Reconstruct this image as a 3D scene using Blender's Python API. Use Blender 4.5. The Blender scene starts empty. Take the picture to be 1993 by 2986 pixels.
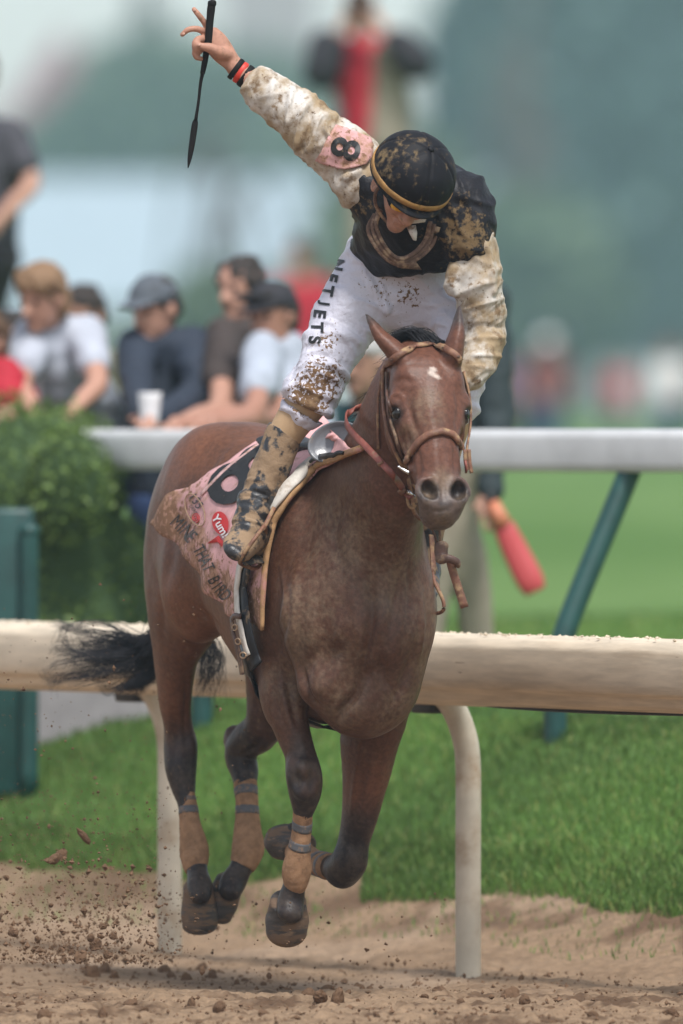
import bpy, math, random
import numpy as np
from mathutils import Vector, Matrix
from mathutils.bvhtree import BVHTree
from mathutils.noise import noise as mnoise
random.seed(7); rng = np.random.default_rng(7)
sc = bpy.context.scene
COL = sc.collection

# ------------------------------------------------------------------ camera, sky, sun, exposure
CAM_H = 1.753          # eye height of a standing photographer
DIST = 34.8            # metres to the horse's chest
LENS = 400.0
FPX = LENS/36.0*2986   # focal length in pixels of the photograph
cam_d = bpy.data.cameras.new('camera'); cam = bpy.data.objects.new('camera', cam_d); COL.objects.link(cam)
cam.location = (0, -DIST, CAM_H); cam.rotation_euler = (math.radians(90), 0, 0)
cam_d.sensor_fit = 'VERTICAL'; cam_d.sensor_height = 36; cam_d.sensor_width = 24
cam_d.lens = LENS; cam_d.shift_y = -(1493-1252)/2986.0
cam_d.clip_start = 1; cam_d.clip_end = 3000
cam_d.dof.use_dof = True; cam_d.dof.focus_distance = DIST+0.05; cam_d.dof.aperture_fstop = 2.15
sc.camera = cam

SUN_EL, SUN_AZ = 60.0, 160.0     # degrees; azimuth of the sun seen from the horse, clockwise from +Y
w = bpy.data.worlds.new('World'); sc.world = w; w.use_nodes = True
nt = w.node_tree; bg = nt.nodes['Background']
sky = nt.nodes.new('ShaderNodeTexSky'); sky.sky_type = 'NISHITA'; sky.sun_disc = False
sky.sun_elevation = math.radians(SUN_EL); sky.sun_rotation = math.radians(SUN_AZ)
sky.air_density = 1.0; sky.dust_density = 1.2; sky.ozone_density = 1.0
hsv = nt.nodes.new('ShaderNodeHueSaturation'); hsv.inputs['Saturation'].default_value = 0.40
nt.links.new(sky.outputs[0], hsv.inputs['Color']); nt.links.new(hsv.outputs[0], bg.inputs[0])
bg.inputs[1].default_value = 0.13
sl = bpy.data.lights.new('sun', 'SUN'); so = bpy.data.objects.new('sun', sl); COL.objects.link(so)
sl.energy = 2.9; sl.angle = math.radians(13); sl.color = (1, .965, .92)
a, e = math.radians(SUN_AZ), math.radians(SUN_EL)
to_sun = Vector((math.sin(a)*math.cos(e), math.cos(a)*math.cos(e), math.sin(e)))
so.rotation_euler = to_sun.to_track_quat('Z', 'Y').to_euler(); so.location = to_sun*30
sc.view_settings.view_transform = 'Standard'; sc.view_settings.look = 'None'
sc.view_settings.exposure = 0.52; sc.view_settings.gamma = 1
sc.cycles.use_denoising = True
sc.cycles.max_bounces = 6; sc.cycles.transparent_max_bounces = 8; sc.cycles.volume_bounces = 1

def W(px, py, dy=0.0):
    """world point seen at photograph pixel (px,py), dy metres behind the horse's chest"""
    d = DIST+dy
    return np.array(((px-996.5)*d/FPX, dy, CAM_H-(py-1252)*d/FPX))
def V3(*a): return np.array(a, float)
def unit(v): v = np.asarray(v, float); return v/np.linalg.norm(v)

# ------------------------------------------------------------------ materials
MATS = {}
def mat(name, col, rough=.6, metal=0, spec=.5, noise=None, bump=None, vcol=None, trans=0, sheen=0, layers=(), coat=0, emis=None, cscale=None):
    """noise=(scale, amount) tints the colour; bump=(scale, strength, dist); layers: (colour, scale, lo, hi, detail[,rough]) dirt on top"""
    m = bpy.data.materials.new(name); m.use_nodes = True; n = m.node_tree.nodes; L = m.node_tree.links
    b = n['Principled BSDF']; b.inputs['Roughness'].default_value = rough; b.inputs['Metallic'].default_value = metal
    b.inputs['Specular IOR Level'].default_value = spec
    if trans: b.inputs['Transmission Weight'].default_value = trans
    if sheen: b.inputs['Sheen Weight'].default_value = sheen
    if coat: b.inputs['Coat Weight'].default_value = coat
    tc = n.new('ShaderNodeTexCoord'); co = tc.outputs['Object']
    if cscale:
        mp = n.new('ShaderNodeMapping'); mp.inputs['Scale'].default_value = cscale; L.new(co, mp.inputs['Vector']); co = mp.outputs[0]
    def tex(scale, detail=4, rough_=.6):
        t = n.new('ShaderNodeTexNoise'); t.inputs['Scale'].default_value = scale; t.inputs['Detail'].default_value = detail
        t.inputs['Roughness'].default_value = rough_; L.new(co, t.inputs['Vector']); return t.outputs['Fac']
    def ramp(fac, lo, hi):
        r = n.new('ShaderNodeMapRange'); r.inputs[1].default_value = lo; r.inputs[2].default_value = hi; r.clamp = True
        r.interpolation_type = 'SMOOTHSTEP'; L.new(fac, r.inputs[0]); return r.outputs[0]
    def mix(f, a, c, mode='MIX'):
        x = n.new('ShaderNodeMix'); x.data_type = 'RGBA'; x.blend_type = mode
        for s, v in ((x.inputs[0], f), (x.inputs[6], a), (x.inputs[7], c)):
            if hasattr(v, 'is_output'): L.new(v, s)
            elif isinstance(v, (int, float)): s.default_value = v
            else: s.default_value = (*v, 1)
        return x.outputs[2]
    if vcol:
        at = n.new('ShaderNodeAttribute'); at.attribute_name = vcol; c = at.outputs['Color']
    else:
        rgb = n.new('ShaderNodeRGB'); rgb.outputs[0].default_value = (*col, 1); c = rgb.outputs[0]
    if noise:
        k = ramp(tex(noise[0], 6), .3, .7)
        mul = n.new('ShaderNodeMapRange'); mul.inputs[3].default_value = 1-noise[1]; mul.inputs[4].default_value = 1+noise[1]; L.new(k, mul.inputs[0])
        cb = n.new('ShaderNodeCombineColor'); [L.new(mul.outputs[0], cb.inputs[i]) for i in range(3)]
        c = mix(1.0, c, cb.outputs[0], 'MULTIPLY')
    r = None
    for ly in layers:
        f = ramp(tex(ly[1], ly[4], ly[6] if len(ly) > 6 else .62), ly[2], ly[3])
        if len(ly) > 5 and ly[5]:      # limited by a painted vertex attribute
            at = n.new('ShaderNodeAttribute'); at.attribute_name = ly[5]
            x = n.new('ShaderNodeMath'); x.operation = 'ADD'; L.new(tex(ly[1], ly[4], ly[6] if len(ly) > 6 else .62), x.inputs[0]); L.new(at.outputs['Fac'], x.inputs[1])
            f = ramp(x.outputs[0], ly[2], ly[3])
        c = mix(f, c, ly[0])
        mr = n.new('ShaderNodeMix'); mr.data_type = 'FLOAT'; L.new(f, mr.inputs[0])
        if r is None: mr.inputs[2].default_value = rough
        else: L.new(r, mr.inputs[2])
        mr.inputs[3].default_value = .9; r = mr.outputs[0]
    L.new(c, b.inputs['Base Color'])
    if r is not None: L.new(r, b.inputs['Roughness'])
    if bump:
        bs = bump if isinstance(bump[0], tuple) else (bump,)
        prev = None
        for (s_, st, di) in bs:
            bn = n.new('ShaderNodeBump'); bn.inputs['Strength'].default_value = st; bn.inputs['Distance'].default_value = di
            L.new(tex(s_, 5), bn.inputs['Height'])
            if prev: L.new(prev, bn.inputs['Normal'])
            prev = bn.outputs[0]
        L.new(prev, b.inputs['Normal'])
    if emis: b.inputs['Emission Color'].default_value = (*emis[0], 1); b.inputs['Emission Strength'].default_value = emis[1]
    MATS[name] = m
    return m

# ------------------------------------------------------------------ objects
def put(name, me, parent=None, m=None):
    o = bpy.data.objects.new(name, me); COL.objects.link(o)
    if parent is not None: o.parent = parent
    if m is not None: me.materials.append(MATS[m] if isinstance(m, str) else m)
    return o
def mesh(name, v, f, smooth=True):
    me = bpy.data.meshes.new(name); me.from_pydata([tuple(map(float, p)) for p in v], [], [tuple(map(int, q)) for q in f]); me.update()
    if smooth: me.shade_smooth()
    return me
def mesh_np(name, v, quads, smooth=True):
    me = bpy.data.meshes.new(name); nv, nq = len(v), len(quads); k = quads.shape[1]
    me.vertices.add(nv); me.vertices.foreach_set('co', np.ascontiguousarray(v, np.float32).ravel())
    me.loops.add(nq*k); me.loops.foreach_set('vertex_index', np.ascontiguousarray(quads, np.int32).ravel())
    me.polygons.add(nq); me.polygons.foreach_set('loop_start', np.arange(0, nq*k, k, dtype=np.int32))
    me.polygons.foreach_set('loop_total', np.full(nq, k, np.int32)); me.update(calc_edges=True); me.validate()
    if smooth: me.shade_smooth()
    return me
def thing(name, label, cat, loc=(0, 0, 0), group=None):
    o = bpy.data.objects.new(name, None); COL.objects.link(o); o.location = tuple(loc); o.empty_display_size = .1
    return tag(o, label, cat, group)
def tag(o, label=None, cat=None, group=None, kind=None):
    if label: o['label'] = label
    if cat: o['category'] = cat
    if group: o['group'] = group
    if kind: o['kind'] = kind
    return o
def adopt(o, parent):
    """parent without moving (parents are placed, not rotated)"""
    o.parent = parent; o.matrix_parent_inverse = Matrix.Translation(parent.location).inverted(); return o
def vattr(me, name, arr, color=False):
    if color:
        at = me.attributes.new(name, 'FLOAT_COLOR', 'POINT'); d = np.ones((len(arr), 4), np.float32); d[:, :3] = arr
        at.data.foreach_set('color', d.ravel())
    else:
        at = me.attributes.new(name, 'FLOAT', 'POINT'); at.data.foreach_set('value', np.ascontiguousarray(arr, np.float32))

# ------------------------------------------------------------------ value noise on arrays
_perm = rng.random((64, 64, 64)).astype(np.float32)
def vnoise(p, scale=1.0, octaves=1):
    p = np.asarray(p, np.float32)*scale; out = 0; amp = 1; tot = 0
    for o in range(octaves):
        i = np.floor(p).astype(int); f = p-i; f = f*f*(3-2*f); i &= 63; j = (i+1) & 63
        x0, y0, z0 = i.T; x1, y1, z1 = j.T; fx, fy, fz = f.T
        c00 = _perm[x0, y0, z0]*(1-fx)+_perm[x1, y0, z0]*fx; c10 = _perm[x0, y1, z0]*(1-fx)+_perm[x1, y1, z0]*fx
        c01 = _perm[x0, y0, z1]*(1-fx)+_perm[x1, y0, z1]*fx; c11 = _perm[x0, y1, z1]*(1-fx)+_perm[x1, y1, z1]*fx
        out = out+amp*((c00*(1-fy)+c10*fy)*(1-fz)+(c01*(1-fy)+c11*fy)*fz); tot += amp; amp *= .5; p = p*2.03+11.7
    return out/tot
def sstep(x, a, b): t = np.clip((x-a)/(b-a), 0, 1); return t*t*(3-2*t)

# ------------------------------------------------------------------ distance-field modeller (bodies, clothes): smooth unions of tapered limbs, one continuous surface
class SDF:
    def __init__(s, lo, hi, h):
        s.lo = np.asarray(lo, float); s.h = h; s.n = np.ceil((np.asarray(hi)-s.lo)/h).astype(int)+1
        s.f = np.full(s.n, 9.0, np.float32)
        s.ax = [(s.lo[i]+h*np.arange(s.n[i])).astype(np.float32) for i in range(3)]
    def box(s, lo, hi):
        i0 = np.clip(np.floor((lo-s.lo)/s.h).astype(int), 0, s.n-1); i1 = np.clip(np.ceil((hi-s.lo)/s.h).astype(int)+1, 1, s.n)
        sl_ = tuple(slice(a_, max(b_, a_+1)) for a_, b_ in zip(i0, i1))
        return sl_, s.ax[0][sl_[0]][:, None, None], s.ax[1][sl_[1]][None, :, None], s.ax[2][sl_[2]][None, None, :]
    def merge(s, sl_, d, k, sub=False):
        g = s.f[sl_]
        if sub:
            d = -d; hh = np.clip(.5-.5*(g-d)/k, 0, 1); s.f[sl_] = g*(1-hh)+d*hh+k*hh*(1-hh)
        else:
            hh = np.clip(.5+.5*(g-d)/k, 0, 1); s.f[sl_] = g*(1-hh)+d*hh-k*hh*(1-hh)
    def seg(s, a, b, ra, rb, U=None, k=.03, sub=False, ea=None, eb=None):
        """tapered limb a->b; ra, rb radii along U, ea, eb radii across (default round)"""
        s.chain([a, b], [ra, rb], None if ea is None else [ea, eb], U, k, sub, 1)
    def chain(s, pts, ru, rv=None, U=None, k=.03, sub=False, sd=3):
        pts = np.asarray(pts, float); ru = np.asarray(ru, float); rv = ru if rv is None else np.asarray(rv, float)
        P_ = np.column_stack([pts, ru, rv])
        if sd > 1 and len(P_) > 2: P_ = catmull(P_, sd)
        R = P_[:, 3:].max()+k+2.5*s.h
        sl_, X, Y, Z = s.box(P_[:, :3].min(0)-R, P_[:, :3].max(0)+R)
        D = None
        for q0, q1 in zip(P_[:-1], P_[1:]):
            R2 = max(q0[3:].max(), q1[3:].max())+k+2.5*s.h
            lo = np.minimum(q0[:3], q1[:3])-R2; hi = np.maximum(q0[:3], q1[:3])+R2
            if D is None: D = np.full([len(X), Y.shape[1], Z.shape[2]], 9., np.float32)
            i0 = [max(0, int((lo[i]-A.ravel()[0])/s.h)) for i, A in enumerate((X, Y, Z))]
            i1 = [int((hi[i]-A.ravel()[0])/s.h)+2 for i, A in enumerate((X, Y, Z))]
            ss = tuple(slice(a_, b_) for a_, b_ in zip(i0, i1))
            x, y, z = X[ss[0]], Y[:, ss[1]], Z[:, :, ss[2]]
            ba = q1[:3]-q0[:3]; L2 = max(1e-9, ba@ba); L_ = math.sqrt(L2)
            dx, dy, dz = x-q0[0], y-q0[1], z-q0[2]
            t = np.clip((dx*ba[0]+dy*ba[1]+dz*ba[2])/L2, 0, 1)
            qx, qy, qz = dx-t*ba[0], dy-t*ba[1], dz-t*ba[2]
            rU = q0[3]+(q1[3]-q0[3])*t
            if U is None:
                d = np.sqrt(qx*qx+qy*qy+qz*qz)-rU
            else:
                ax = ba/L_; u = np.asarray(U, float); u = unit(u-(u@ax)*ax); v = np.cross(ax, u)
                rV = q0[4]+(q1[4]-q0[4])*t
                pu = (qx*u[0]+qy*u[1]+qz*u[2])/rU; pv = (qx*v[0]+qy*v[1]+qz*v[2])/rV; pw = (qx*ax[0]+qy*ax[1]+qz*ax[2])/np.minimum(rU, rV)
                k0 = np.sqrt(pu*pu+pv*pv+pw*pw)+1e-6
                k1 = np.sqrt((pu/rU)**2+(pv/rV)**2+(pw/np.minimum(rU, rV))**2)+1e-6
                d = k0*(k0-1)/k1
            D[ss] = np.minimum(D[ss], d.astype(np.float32))
        s.merge(sl_, D, k, sub)
    def ell(s, c, r, X=None, Zax=None, k=.03, sub=False):
        """ellipsoid with radii r along X, (Z x X), Z"""
        c = np.asarray(c, float); r = np.broadcast_to(np.asarray(r, float), (3,))
        R = r.max()+k+2.5*s.h; sl_, x, y, z = s.box(c-R, c+R); x = x-c[0]; y = y-c[1]; z = z-c[2]
        X = V3(1, 0, 0) if X is None else unit(X); Zax = V3(0, 0, 1) if Zax is None else np.asarray(Zax, float)
        Zax = unit(Zax-(Zax@X)*X); Yax = np.cross(Zax, X)
        p = [(x*A[0]+y*A[1]+z*A[2])/q for A, q in zip((X, Yax, Zax), r)]
        k0 = np.sqrt(p[0]**2+p[1]**2+p[2]**2)+1e-6; k1 = np.sqrt((p[0]/r[0])**2+(p[1]/r[1])**2+(p[2]/r[2])**2)+1e-6
        s.merge(sl_, (k0*(k0-1)/k1).astype(np.float32), k, sub)
    def cut(s, p, nrm, k=.004):
        """remove everything on the side nrm of the plane through p"""
        nrm = unit(nrm); sl_ = (slice(None),)*3
        d = ((s.ax[0]-p[0])*nrm[0])[:, None, None]+((s.ax[1]-p[1])*nrm[1])[None, :, None]+((s.ax[2]-p[2])*nrm[2])[None, None, :]
        s.merge(sl_, -d, k, True)
    def mesh(s, smooth=2):
        f = s.f; ins = f < 0; n = s.n-1
        cnt = np.zeros(n, np.uint8)
        cs = [(i, j, k) for i in (0, 1) for j in (0, 1) for k in (0, 1)]
        for i, j, k in cs: cnt += ins[i:i+n[0], j:j+n[1], k:k+n[2]]
        act = (cnt > 0) & (cnt < 8); idx = np.argwhere(act); N = len(idx)
        num = np.full(n, -1, np.int32); num[act] = np.arange(N)
        acc = np.zeros((N, 3)); wt = np.zeros(N)
        vals = {c: f[idx[:, 0]+c[0], idx[:, 1]+c[1], idx[:, 2]+c[2]] for c in cs}
        for c in cs:
            for ax in range(3):
                if c[ax] == 0:
                    c2 = list(c); c2[ax] = 1; c2 = tuple(c2); a_, b_ = vals[c], vals[c2]; m = (a_ < 0) != (b_ < 0)
                    t = np.where(m, a_/np.where(m, a_-b_, 1), 0); p = np.tile(np.array(c, float), (N, 1)); p[:, ax] = t
                    acc[m] += p[m]; wt[m] += 1
        v = (idx+acc/wt[:, None])*s.h+s.lo
        quads = []
        for ax in range(3):
            o1, o2 = [(1, 2), (2, 0), (0, 1)][ax]
            sa = [slice(1, n[i]) for i in range(3)]; sa[ax] = slice(0, n[ax]); sb = list(sa); sb[ax] = slice(1, n[ax]+1)
            A, B = ins[tuple(sa)], ins[tuple(sb)]; e_ = np.argwhere(A != B)
            if not len(e_): continue
            e_ = e_+np.array([0 if i == ax else 1 for i in range(3)]); flip = ins[e_[:, 0], e_[:, 1], e_[:, 2]]
            d1 = np.eye(3, dtype=int)[o1]; d2 = np.eye(3, dtype=int)[o2]
            g = lambda q: num[q[:, 0], q[:, 1], q[:, 2]]
            q = np.column_stack([g(e_-d1-d2), g(e_-d2), g(e_), g(e_-d1)])
            q[~flip] = q[~flip][:, ::-1]; quads.append(q)
        q = np.vstack(quads); q = q[(q >= 0).all(1)]
        s.v, s.q = v, q
        if smooth: s.v = relax(v, q, smooth)
        return s.v, s.q
def relax(v, q, it=2, lam=.5, mu=-.52):
    e_ = np.vstack([q[:, [i, (i+1) % q.shape[1]]] for i in range(q.shape[1])]); e_ = np.vstack([e_, e_[:, ::-1]]); N = len(v)
    deg = np.bincount(e_[:, 0], minlength=N).clip(1)
    for i in range(it*2):
        m = np.column_stack([np.bincount(e_[:, 0], weights=v[e_[:, 1], c], minlength=N) for c in range(3)])/deg[:, None]
        v = v+(lam if i % 2 == 0 else mu)*(m-v)
    return v
def normals(v, q):
    fn = np.cross(v[q[:, 2]]-v[q[:, 0]], v[q[:, 3 if q.shape[1] > 3 else 1]]-v[q[:, 1 if q.shape[1] > 3 else 0]]); N = np.zeros_like(v)
    for i in range(q.shape[1]): np.add.at(N, q[:, i], fn)
    return N/(np.linalg.norm(N, axis=1)[:, None]+1e-12)
def catmull(P_, sd):
    P_ = np.asarray(P_, float); Q = np.vstack([2*P_[0]-P_[1], P_, 2*P_[-1]-P_[-2]]); out = []
    for i in range(1, len(Q)-2):
        p0, p1, p2, p3 = Q[i-1:i+3]
        for j in range(sd):
            t = j/sd; out.append(.5*(2*p1+(p2-p0)*t+(2*p0-5*p1+4*p2-p3)*t*t+(3*p1-p0-3*p2+p3)*t**3))
    out.append(Q[-2]); return np.array(out)

# ------------------------------------------------------------------ swept tubes, straps, lofts
def loft(rings, cap=True, closed=True):
    """rings: list of (n,3) arrays -> verts, faces"""
    n = len(rings[0]); v = np.vstack(rings); f = []
    for i in range(len(rings)-1):
        for j in range(n if closed else n-1):
            a_, b_ = i*n+j, i*n+(j+1) % n; f.append((a_, b_, b_+n, a_+n))
    if cap and closed:
        f.append(tuple(range(n))[::-1]); f.append(tuple((len(rings)-1)*n+j for j in range(n)))
    return v, f
def frames(pts, U):
    pts = np.asarray(pts, float); T = np.gradient(pts, axis=0); T /= np.linalg.norm(T, axis=1)[:, None]+1e-9; us = []
    for i, t in enumerate(T):
        u = np.asarray(U[i] if np.ndim(U) == 2 else U, float); u = u-(u@t)*t
        if np.linalg.norm(u) < .25: u = V3(.80, .5, .33); u = u-(u@t)*t; u = unit(u)*(1 if not us or us[-1]@u >= 0 else -1) if not us else us[-1]-(us[-1]@t)*t
        elif us and np.ndim(U) == 1 and abs(unit(u)@us[-1]) < .8: u = us[-1]-(us[-1]@t)*t
        us.append(unit(u))
    us = np.array(us); return T, us, np.cross(T, us)
def tube(pts, ru, rv=None, U=(0, 0, 1), n=12, sd=4, cap=True, power=2.0):
    pts = np.asarray(pts, float); ru = np.broadcast_to(np.asarray(ru, float), (len(pts),)); rv = ru if rv is None else np.broadcast_to(np.asarray(rv, float), (len(pts),))
    M = np.column_stack([pts, ru, rv]); M = catmull(M, sd) if sd > 1 and len(M) > 2 else M
    T, u, v = frames(M[:, :3], U); th = np.linspace(0, 2*np.pi, n, endpoint=False); rings = []
    c, s_ = np.cos(th), np.sin(th); c = np.sign(c)*abs(c)**(2/power); s_ = np.sign(s_)*abs(s_)**(2/power)
    for i in range(len(M)): rings.append(M[i, :3]+np.outer(c*M[i, 3], u[i])+np.outer(s_*M[i, 4], v[i]))
    return loft(rings, cap)
def strap(pts, nrm, width, thick=.004, sd=4):
    """flat leather strap following pts, lying against surfaces whose normal is nrm (one per point)"""
    pts = np.asarray(pts, float); M = np.column_stack([pts, np.broadcast_to(nrm, pts.shape), np.broadcast_to(width, (len(pts),))])
    M = catmull(M, sd) if len(M) > 2 and sd > 1 else M
    P_, N_, w_ = M[:, :3], M[:, 3:6], M[:, 6]; T = np.gradient(P_, axis=0); T /= np.linalg.norm(T, axis=1)[:, None]+1e-9
    N_ = N_-(N_*T).sum(1)[:, None]*T; N_ /= np.linalg.norm(N_, axis=1)[:, None]+1e-9; S = np.cross(T, N_)
    rings = []
    b = thick*.35
    for p, nn, s_, wd in zip(P_, N_, S, w_):
        x = wd/2
        rings.append(np.array([p-s_*x, p-s_*(x-b)+nn*thick, p+s_*(x-b)+nn*thick, p+s_*x, p+s_*(x-b)-nn*thick*.3, p-s_*(x-b)-nn*thick*.3]))
    return loft(rings)
class MB:
    """collects shapes for one part"""
    def __init__(s): s.v = []; s.f = []
    def add(s, v, f):
        o = len(s.v); s.v += [tuple(map(float, p)) for p in v]; s.f += [tuple(int(i)+o for i in q) for q in f]; return s
    def tube(s, *a, **k): return s.add(*tube(*a, **k))
    def box(s, c, size, rot=None):
        c = np.asarray(c, float); h = np.asarray(size, float)/2
        v = np.array([[x, y, z] for x in (-1, 1) for y in (-1, 1) for z in (-1, 1)])*h
        if rot is not None: v = v@np.array(rot).T
        return s.add(v+c, [(0, 1, 3, 2), (4, 6, 7, 5), (0, 4, 5, 1), (2, 3, 7, 6), (0, 2, 6, 4), (1, 5, 7, 3)])
    def sphere(s, c, r, n=12, X=None, Z=None):
        r = np.broadcast_to(np.asarray(r, float), (3,)); X = V3(1, 0, 0) if X is None else unit(X); Z = V3(0, 0, 1) if Z is None else unit(Z)
        Z = unit(Z-(Z@X)*X); Y = np.cross(Z, X); rings = []
        for i in range(n+1):
            ph = math.pi*(i/n-.5); ph = max(min(ph, 1.5607), -1.5607)
            th = np.linspace(0, 2*np.pi, 2*n, endpoint=False)
            rings.append(np.asarray(c)+np.outer(np.cos(th)*math.cos(ph)*r[0], X)+np.outer(np.sin(th)*math.cos(ph)*r[1], Y)+math.sin(ph)*r[2]*Z)
        return s.add(*loft(rings))
    def build(s, name, m, parent=None, smooth=True, bevel=0):
        o = put(name, mesh(name, s.v, s.f, smooth), None, m)
        if parent is not None: adopt(o, parent)
        if bevel:
            b = o.modifiers.new('bevel', 'BEVEL'); b.width = bevel; b.segments = 2; b.limit_method = 'ANGLE'
        return o
def part(name, v, f, m, parent=None, smooth=True):
    me = mesh_np(name, v, f, smooth) if isinstance(f, np.ndarray) else mesh(name, v, f, smooth)
    o = put(name, me, None, m)
    if parent is not None: adopt(o, parent)
    return o
CAMP = Vector(cam.location)
class Surf:
    """ray casts against a finished surface, for fitting straps, cloth and lettering to it"""
    def __init__(s, v, q): s.t = BVHTree.FromPolygons([Vector(p) for p in v], [tuple(map(int, x)) for x in q])
    def at(s, px, py, off=0.0, dy=None):
        d = Vector(W(px, py, 0))-CAMP; d.normalize(); h = s.t.ray_cast(CAMP, d)
        if h[0] is None: return None, None
        n = np.array(h[1]); return np.array(h[0])+n*off, n
    def ray(s, o, d, off=0.0):
        h = s.t.ray_cast(Vector(o), Vector(d).normalized())
        if h[0] is None: return None, None
        n = np.array(h[1]); return np.array(h[0])+n*off, n
    def near(s, p, off=0.0):
        h = s.t.find_nearest(Vector(p)); n = np.array(h[1]); return np.array(h[0])+n*off, n
class Clay:
    """an SDF that finds its own bounds: shapes are noted, then laid into a grid just large enough"""
    def __init__(s, h): s.h = h; s.ops = []
    def seg(s, *a, **k): s.ops.append(('seg', a, k))
    def chain(s, *a, **k): s.ops.append(('chain', a, k))
    def ell(s, *a, **k): s.ops.append(('ell', a, k))
    def cut(s, *a, **k): s.ops.append(('cut', a, k))
    def mesh(s, smooth=2):
        lo, hi = [], []
        for nm, a_, k in s.ops:
            if nm == 'cut' or k.get('sub'): continue
            if nm == 'ell': p = np.array([a_[0]]); r_ = np.max(a_[1])
            elif nm == 'seg': p = np.array([a_[0], a_[1]]); r_ = max(a_[2], a_[3], k.get('ea') or 0, k.get('eb') or 0)
            else: p = np.asarray(a_[0], float); r_ = max(np.max(a_[1]), np.max(a_[2]) if len(a_) > 2 and a_[2] is not None else 0)
            r_ += .03; lo.append(p.min(0)-r_); hi.append(p.max(0)+r_)
        g_ = SDF(np.min(lo, 0), np.max(hi, 0), s.h)
        for nm, a_, k in s.ops: getattr(g_, nm)(*a_, **k)
        return g_.mesh(smooth)
# ================================================================== ground: dirt track, bank, turf
RD = V3(.544, -.839, 0); RN = V3(.839, .544, 0); RB = V3(.406, 1.66, 0)     # inner rail: its run, the infield side, foot of a post
def railp(x, y): return (x-RB[0])*RN[0]+(y-RB[1])*RN[1]
def RP(t, p, z): return RB+RD*t+RN*p+V3(0, 0, z)
PZ = ([-500, -.1, 0, .25, .55, .9, 1.95, 2.6, 4, 10, 60, 200, 1500], [0, 0, .0, .012, .06, .19, .685, .75, .80, .95, 1.55, 2.2, 2.6])
def gbase(x, y):
    p = railp(x, y); return np.interp(p, *PZ)
def nonuni(a_, b_, h, lim, grow=1.16):
    mid = np.arange(a_, b_+h/2, h); up = []; s_ = h; x = b_
    while x < lim: s_ *= grow; x += s_; up.append(x)
    dn = []; s_ = h; x = a_
    while x > -lim: s_ *= grow; x -= s_; dn.append(x)
    return np.r_[dn[::-1], mid, up]
gx = nonuni(-1.5, 1.55, .0115, 900); gy = nonuni(-1.9, 3.6, .0125, 1500)
GX, GY = np.meshgrid(gx, gy, indexing='ij'); xy = np.column_stack([GX.ravel(), GY.ravel(), np.zeros(GX.size)])
p_ = railp(xy[:, 0], xy[:, 1]); zb = np.interp(p_, *PZ)
edge = 1.0+.40*(vnoise(xy+3.3, 1.9, 3)-.5)+.12*(vnoise(xy, 9, 2)-.5)
grassy = sstep(p_, edge-.10, edge+.10)
trk = sstep(p_, .2, -.7); nearf = np.exp(-((xy[:, 0]/3)**2+((xy[:, 1]-1)/5)**2))
rough = sstep(xy[:, 1]+.25*(vnoise(xy, 2.3, 2)-.5), 1.1, -.1)         # churned where the horses run, smoother by the rail
n_a = vnoise(xy, 4.5, 3)-.5; n_b = vnoise(xy+7, 16, 3); n_c = vnoise(xy+2, 48, 2)-.5
rid = (1-np.abs(2*vnoise(xy+5, 11, 3)-1))
zz = zb+nearf*(trk*(.020*n_a+rough*(.055*np.clip(n_b-.42, 0, 1)+.026*n_c+.028*np.clip(rid-.6, 0, 1))+(1-rough)*(.010*(n_b-.5)+.006*n_c))+(1-trk)*(1-grassy)*(.05*n_a+.03*(n_b-.5)+.010*n_c)+grassy*.04*n_a)
scuff = np.exp(-(((xy[:, 0]+.72)/.28)**2+((xy[:, 1]-.25)/.22)**2)); zz += scuff*.05*np.clip(vnoise(xy+1, 14, 3)-.35, 0, 1)
GZ = zz.reshape(GX.shape)
def gz(x, y):
    i = np.clip(np.searchsorted(gx, x)-1, 0, len(gx)-2); j = np.clip(np.searchsorted(gy, y)-1, 0, len(gy)-2)
    fx = (x-gx[i])/(gx[i+1]-gx[i]); fy = (y-gy[j])/(gy[j+1]-gy[j])
    return (GZ[i, j]*(1-fx)+GZ[i+1, j]*fx)*(1-fy)+(GZ[i, j+1]*(1-fx)+GZ[i+1, j+1]*fx)*fy
ix = np.arange(GX.size).reshape(GX.shape)
gq = np.column_stack([ix[:-1, :-1].ravel(), ix[1:, :-1].ravel(), ix[1:, 1:].ravel(), ix[:-1, 1:].ravel()])
n1 = vnoise(xy, 5, 4); n2 = vnoise(xy+8, 40, 2); n3 = vnoise(xy+4, .05, 3)
dirt = V3(.245, .168, .108); dirtd = V3(.10, .060, .037); pale = V3(.32, .232, .162); turf = V3(.082, .160, .040); turf2 = V3(.12, .205, .062)
gc = dirt+(dirtd-dirt)*sstep(n1*.7+n2*.3, .45, .68)[:, None]*(.30+.65*rough)[:, None]
gc = gc+(pale-gc)*(sstep(vnoise(xy*V3(1, .5, 1)+6, 3.2, 3), .50, .72)*.65*(1-rough))[:, None]
gc = gc+(dirtd*1.1-gc)*(sstep(p_, .5, .75)*(1-grassy)*sstep(n1, .35, .6)*.75)[:, None]
tc_ = turf+(turf2-turf)*sstep(vnoise(xy, .6, 3), .35, .65)[:, None]; gc = gc+(tc_-gc)*grassy[:, None]
mat('ground_mix', (0, 0, 0), rough=.95, spec=.12, vcol='ground', noise=(35, .16), bump=((70, .45, .012), (260, .4, .004)))
g = mesh_np('ground', np.column_stack([xy[:, :2], zz]), gq); vattr(g, 'ground', gc, True)
tag(put('ground', g, None, 'ground_mix'), kind='structure')

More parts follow.
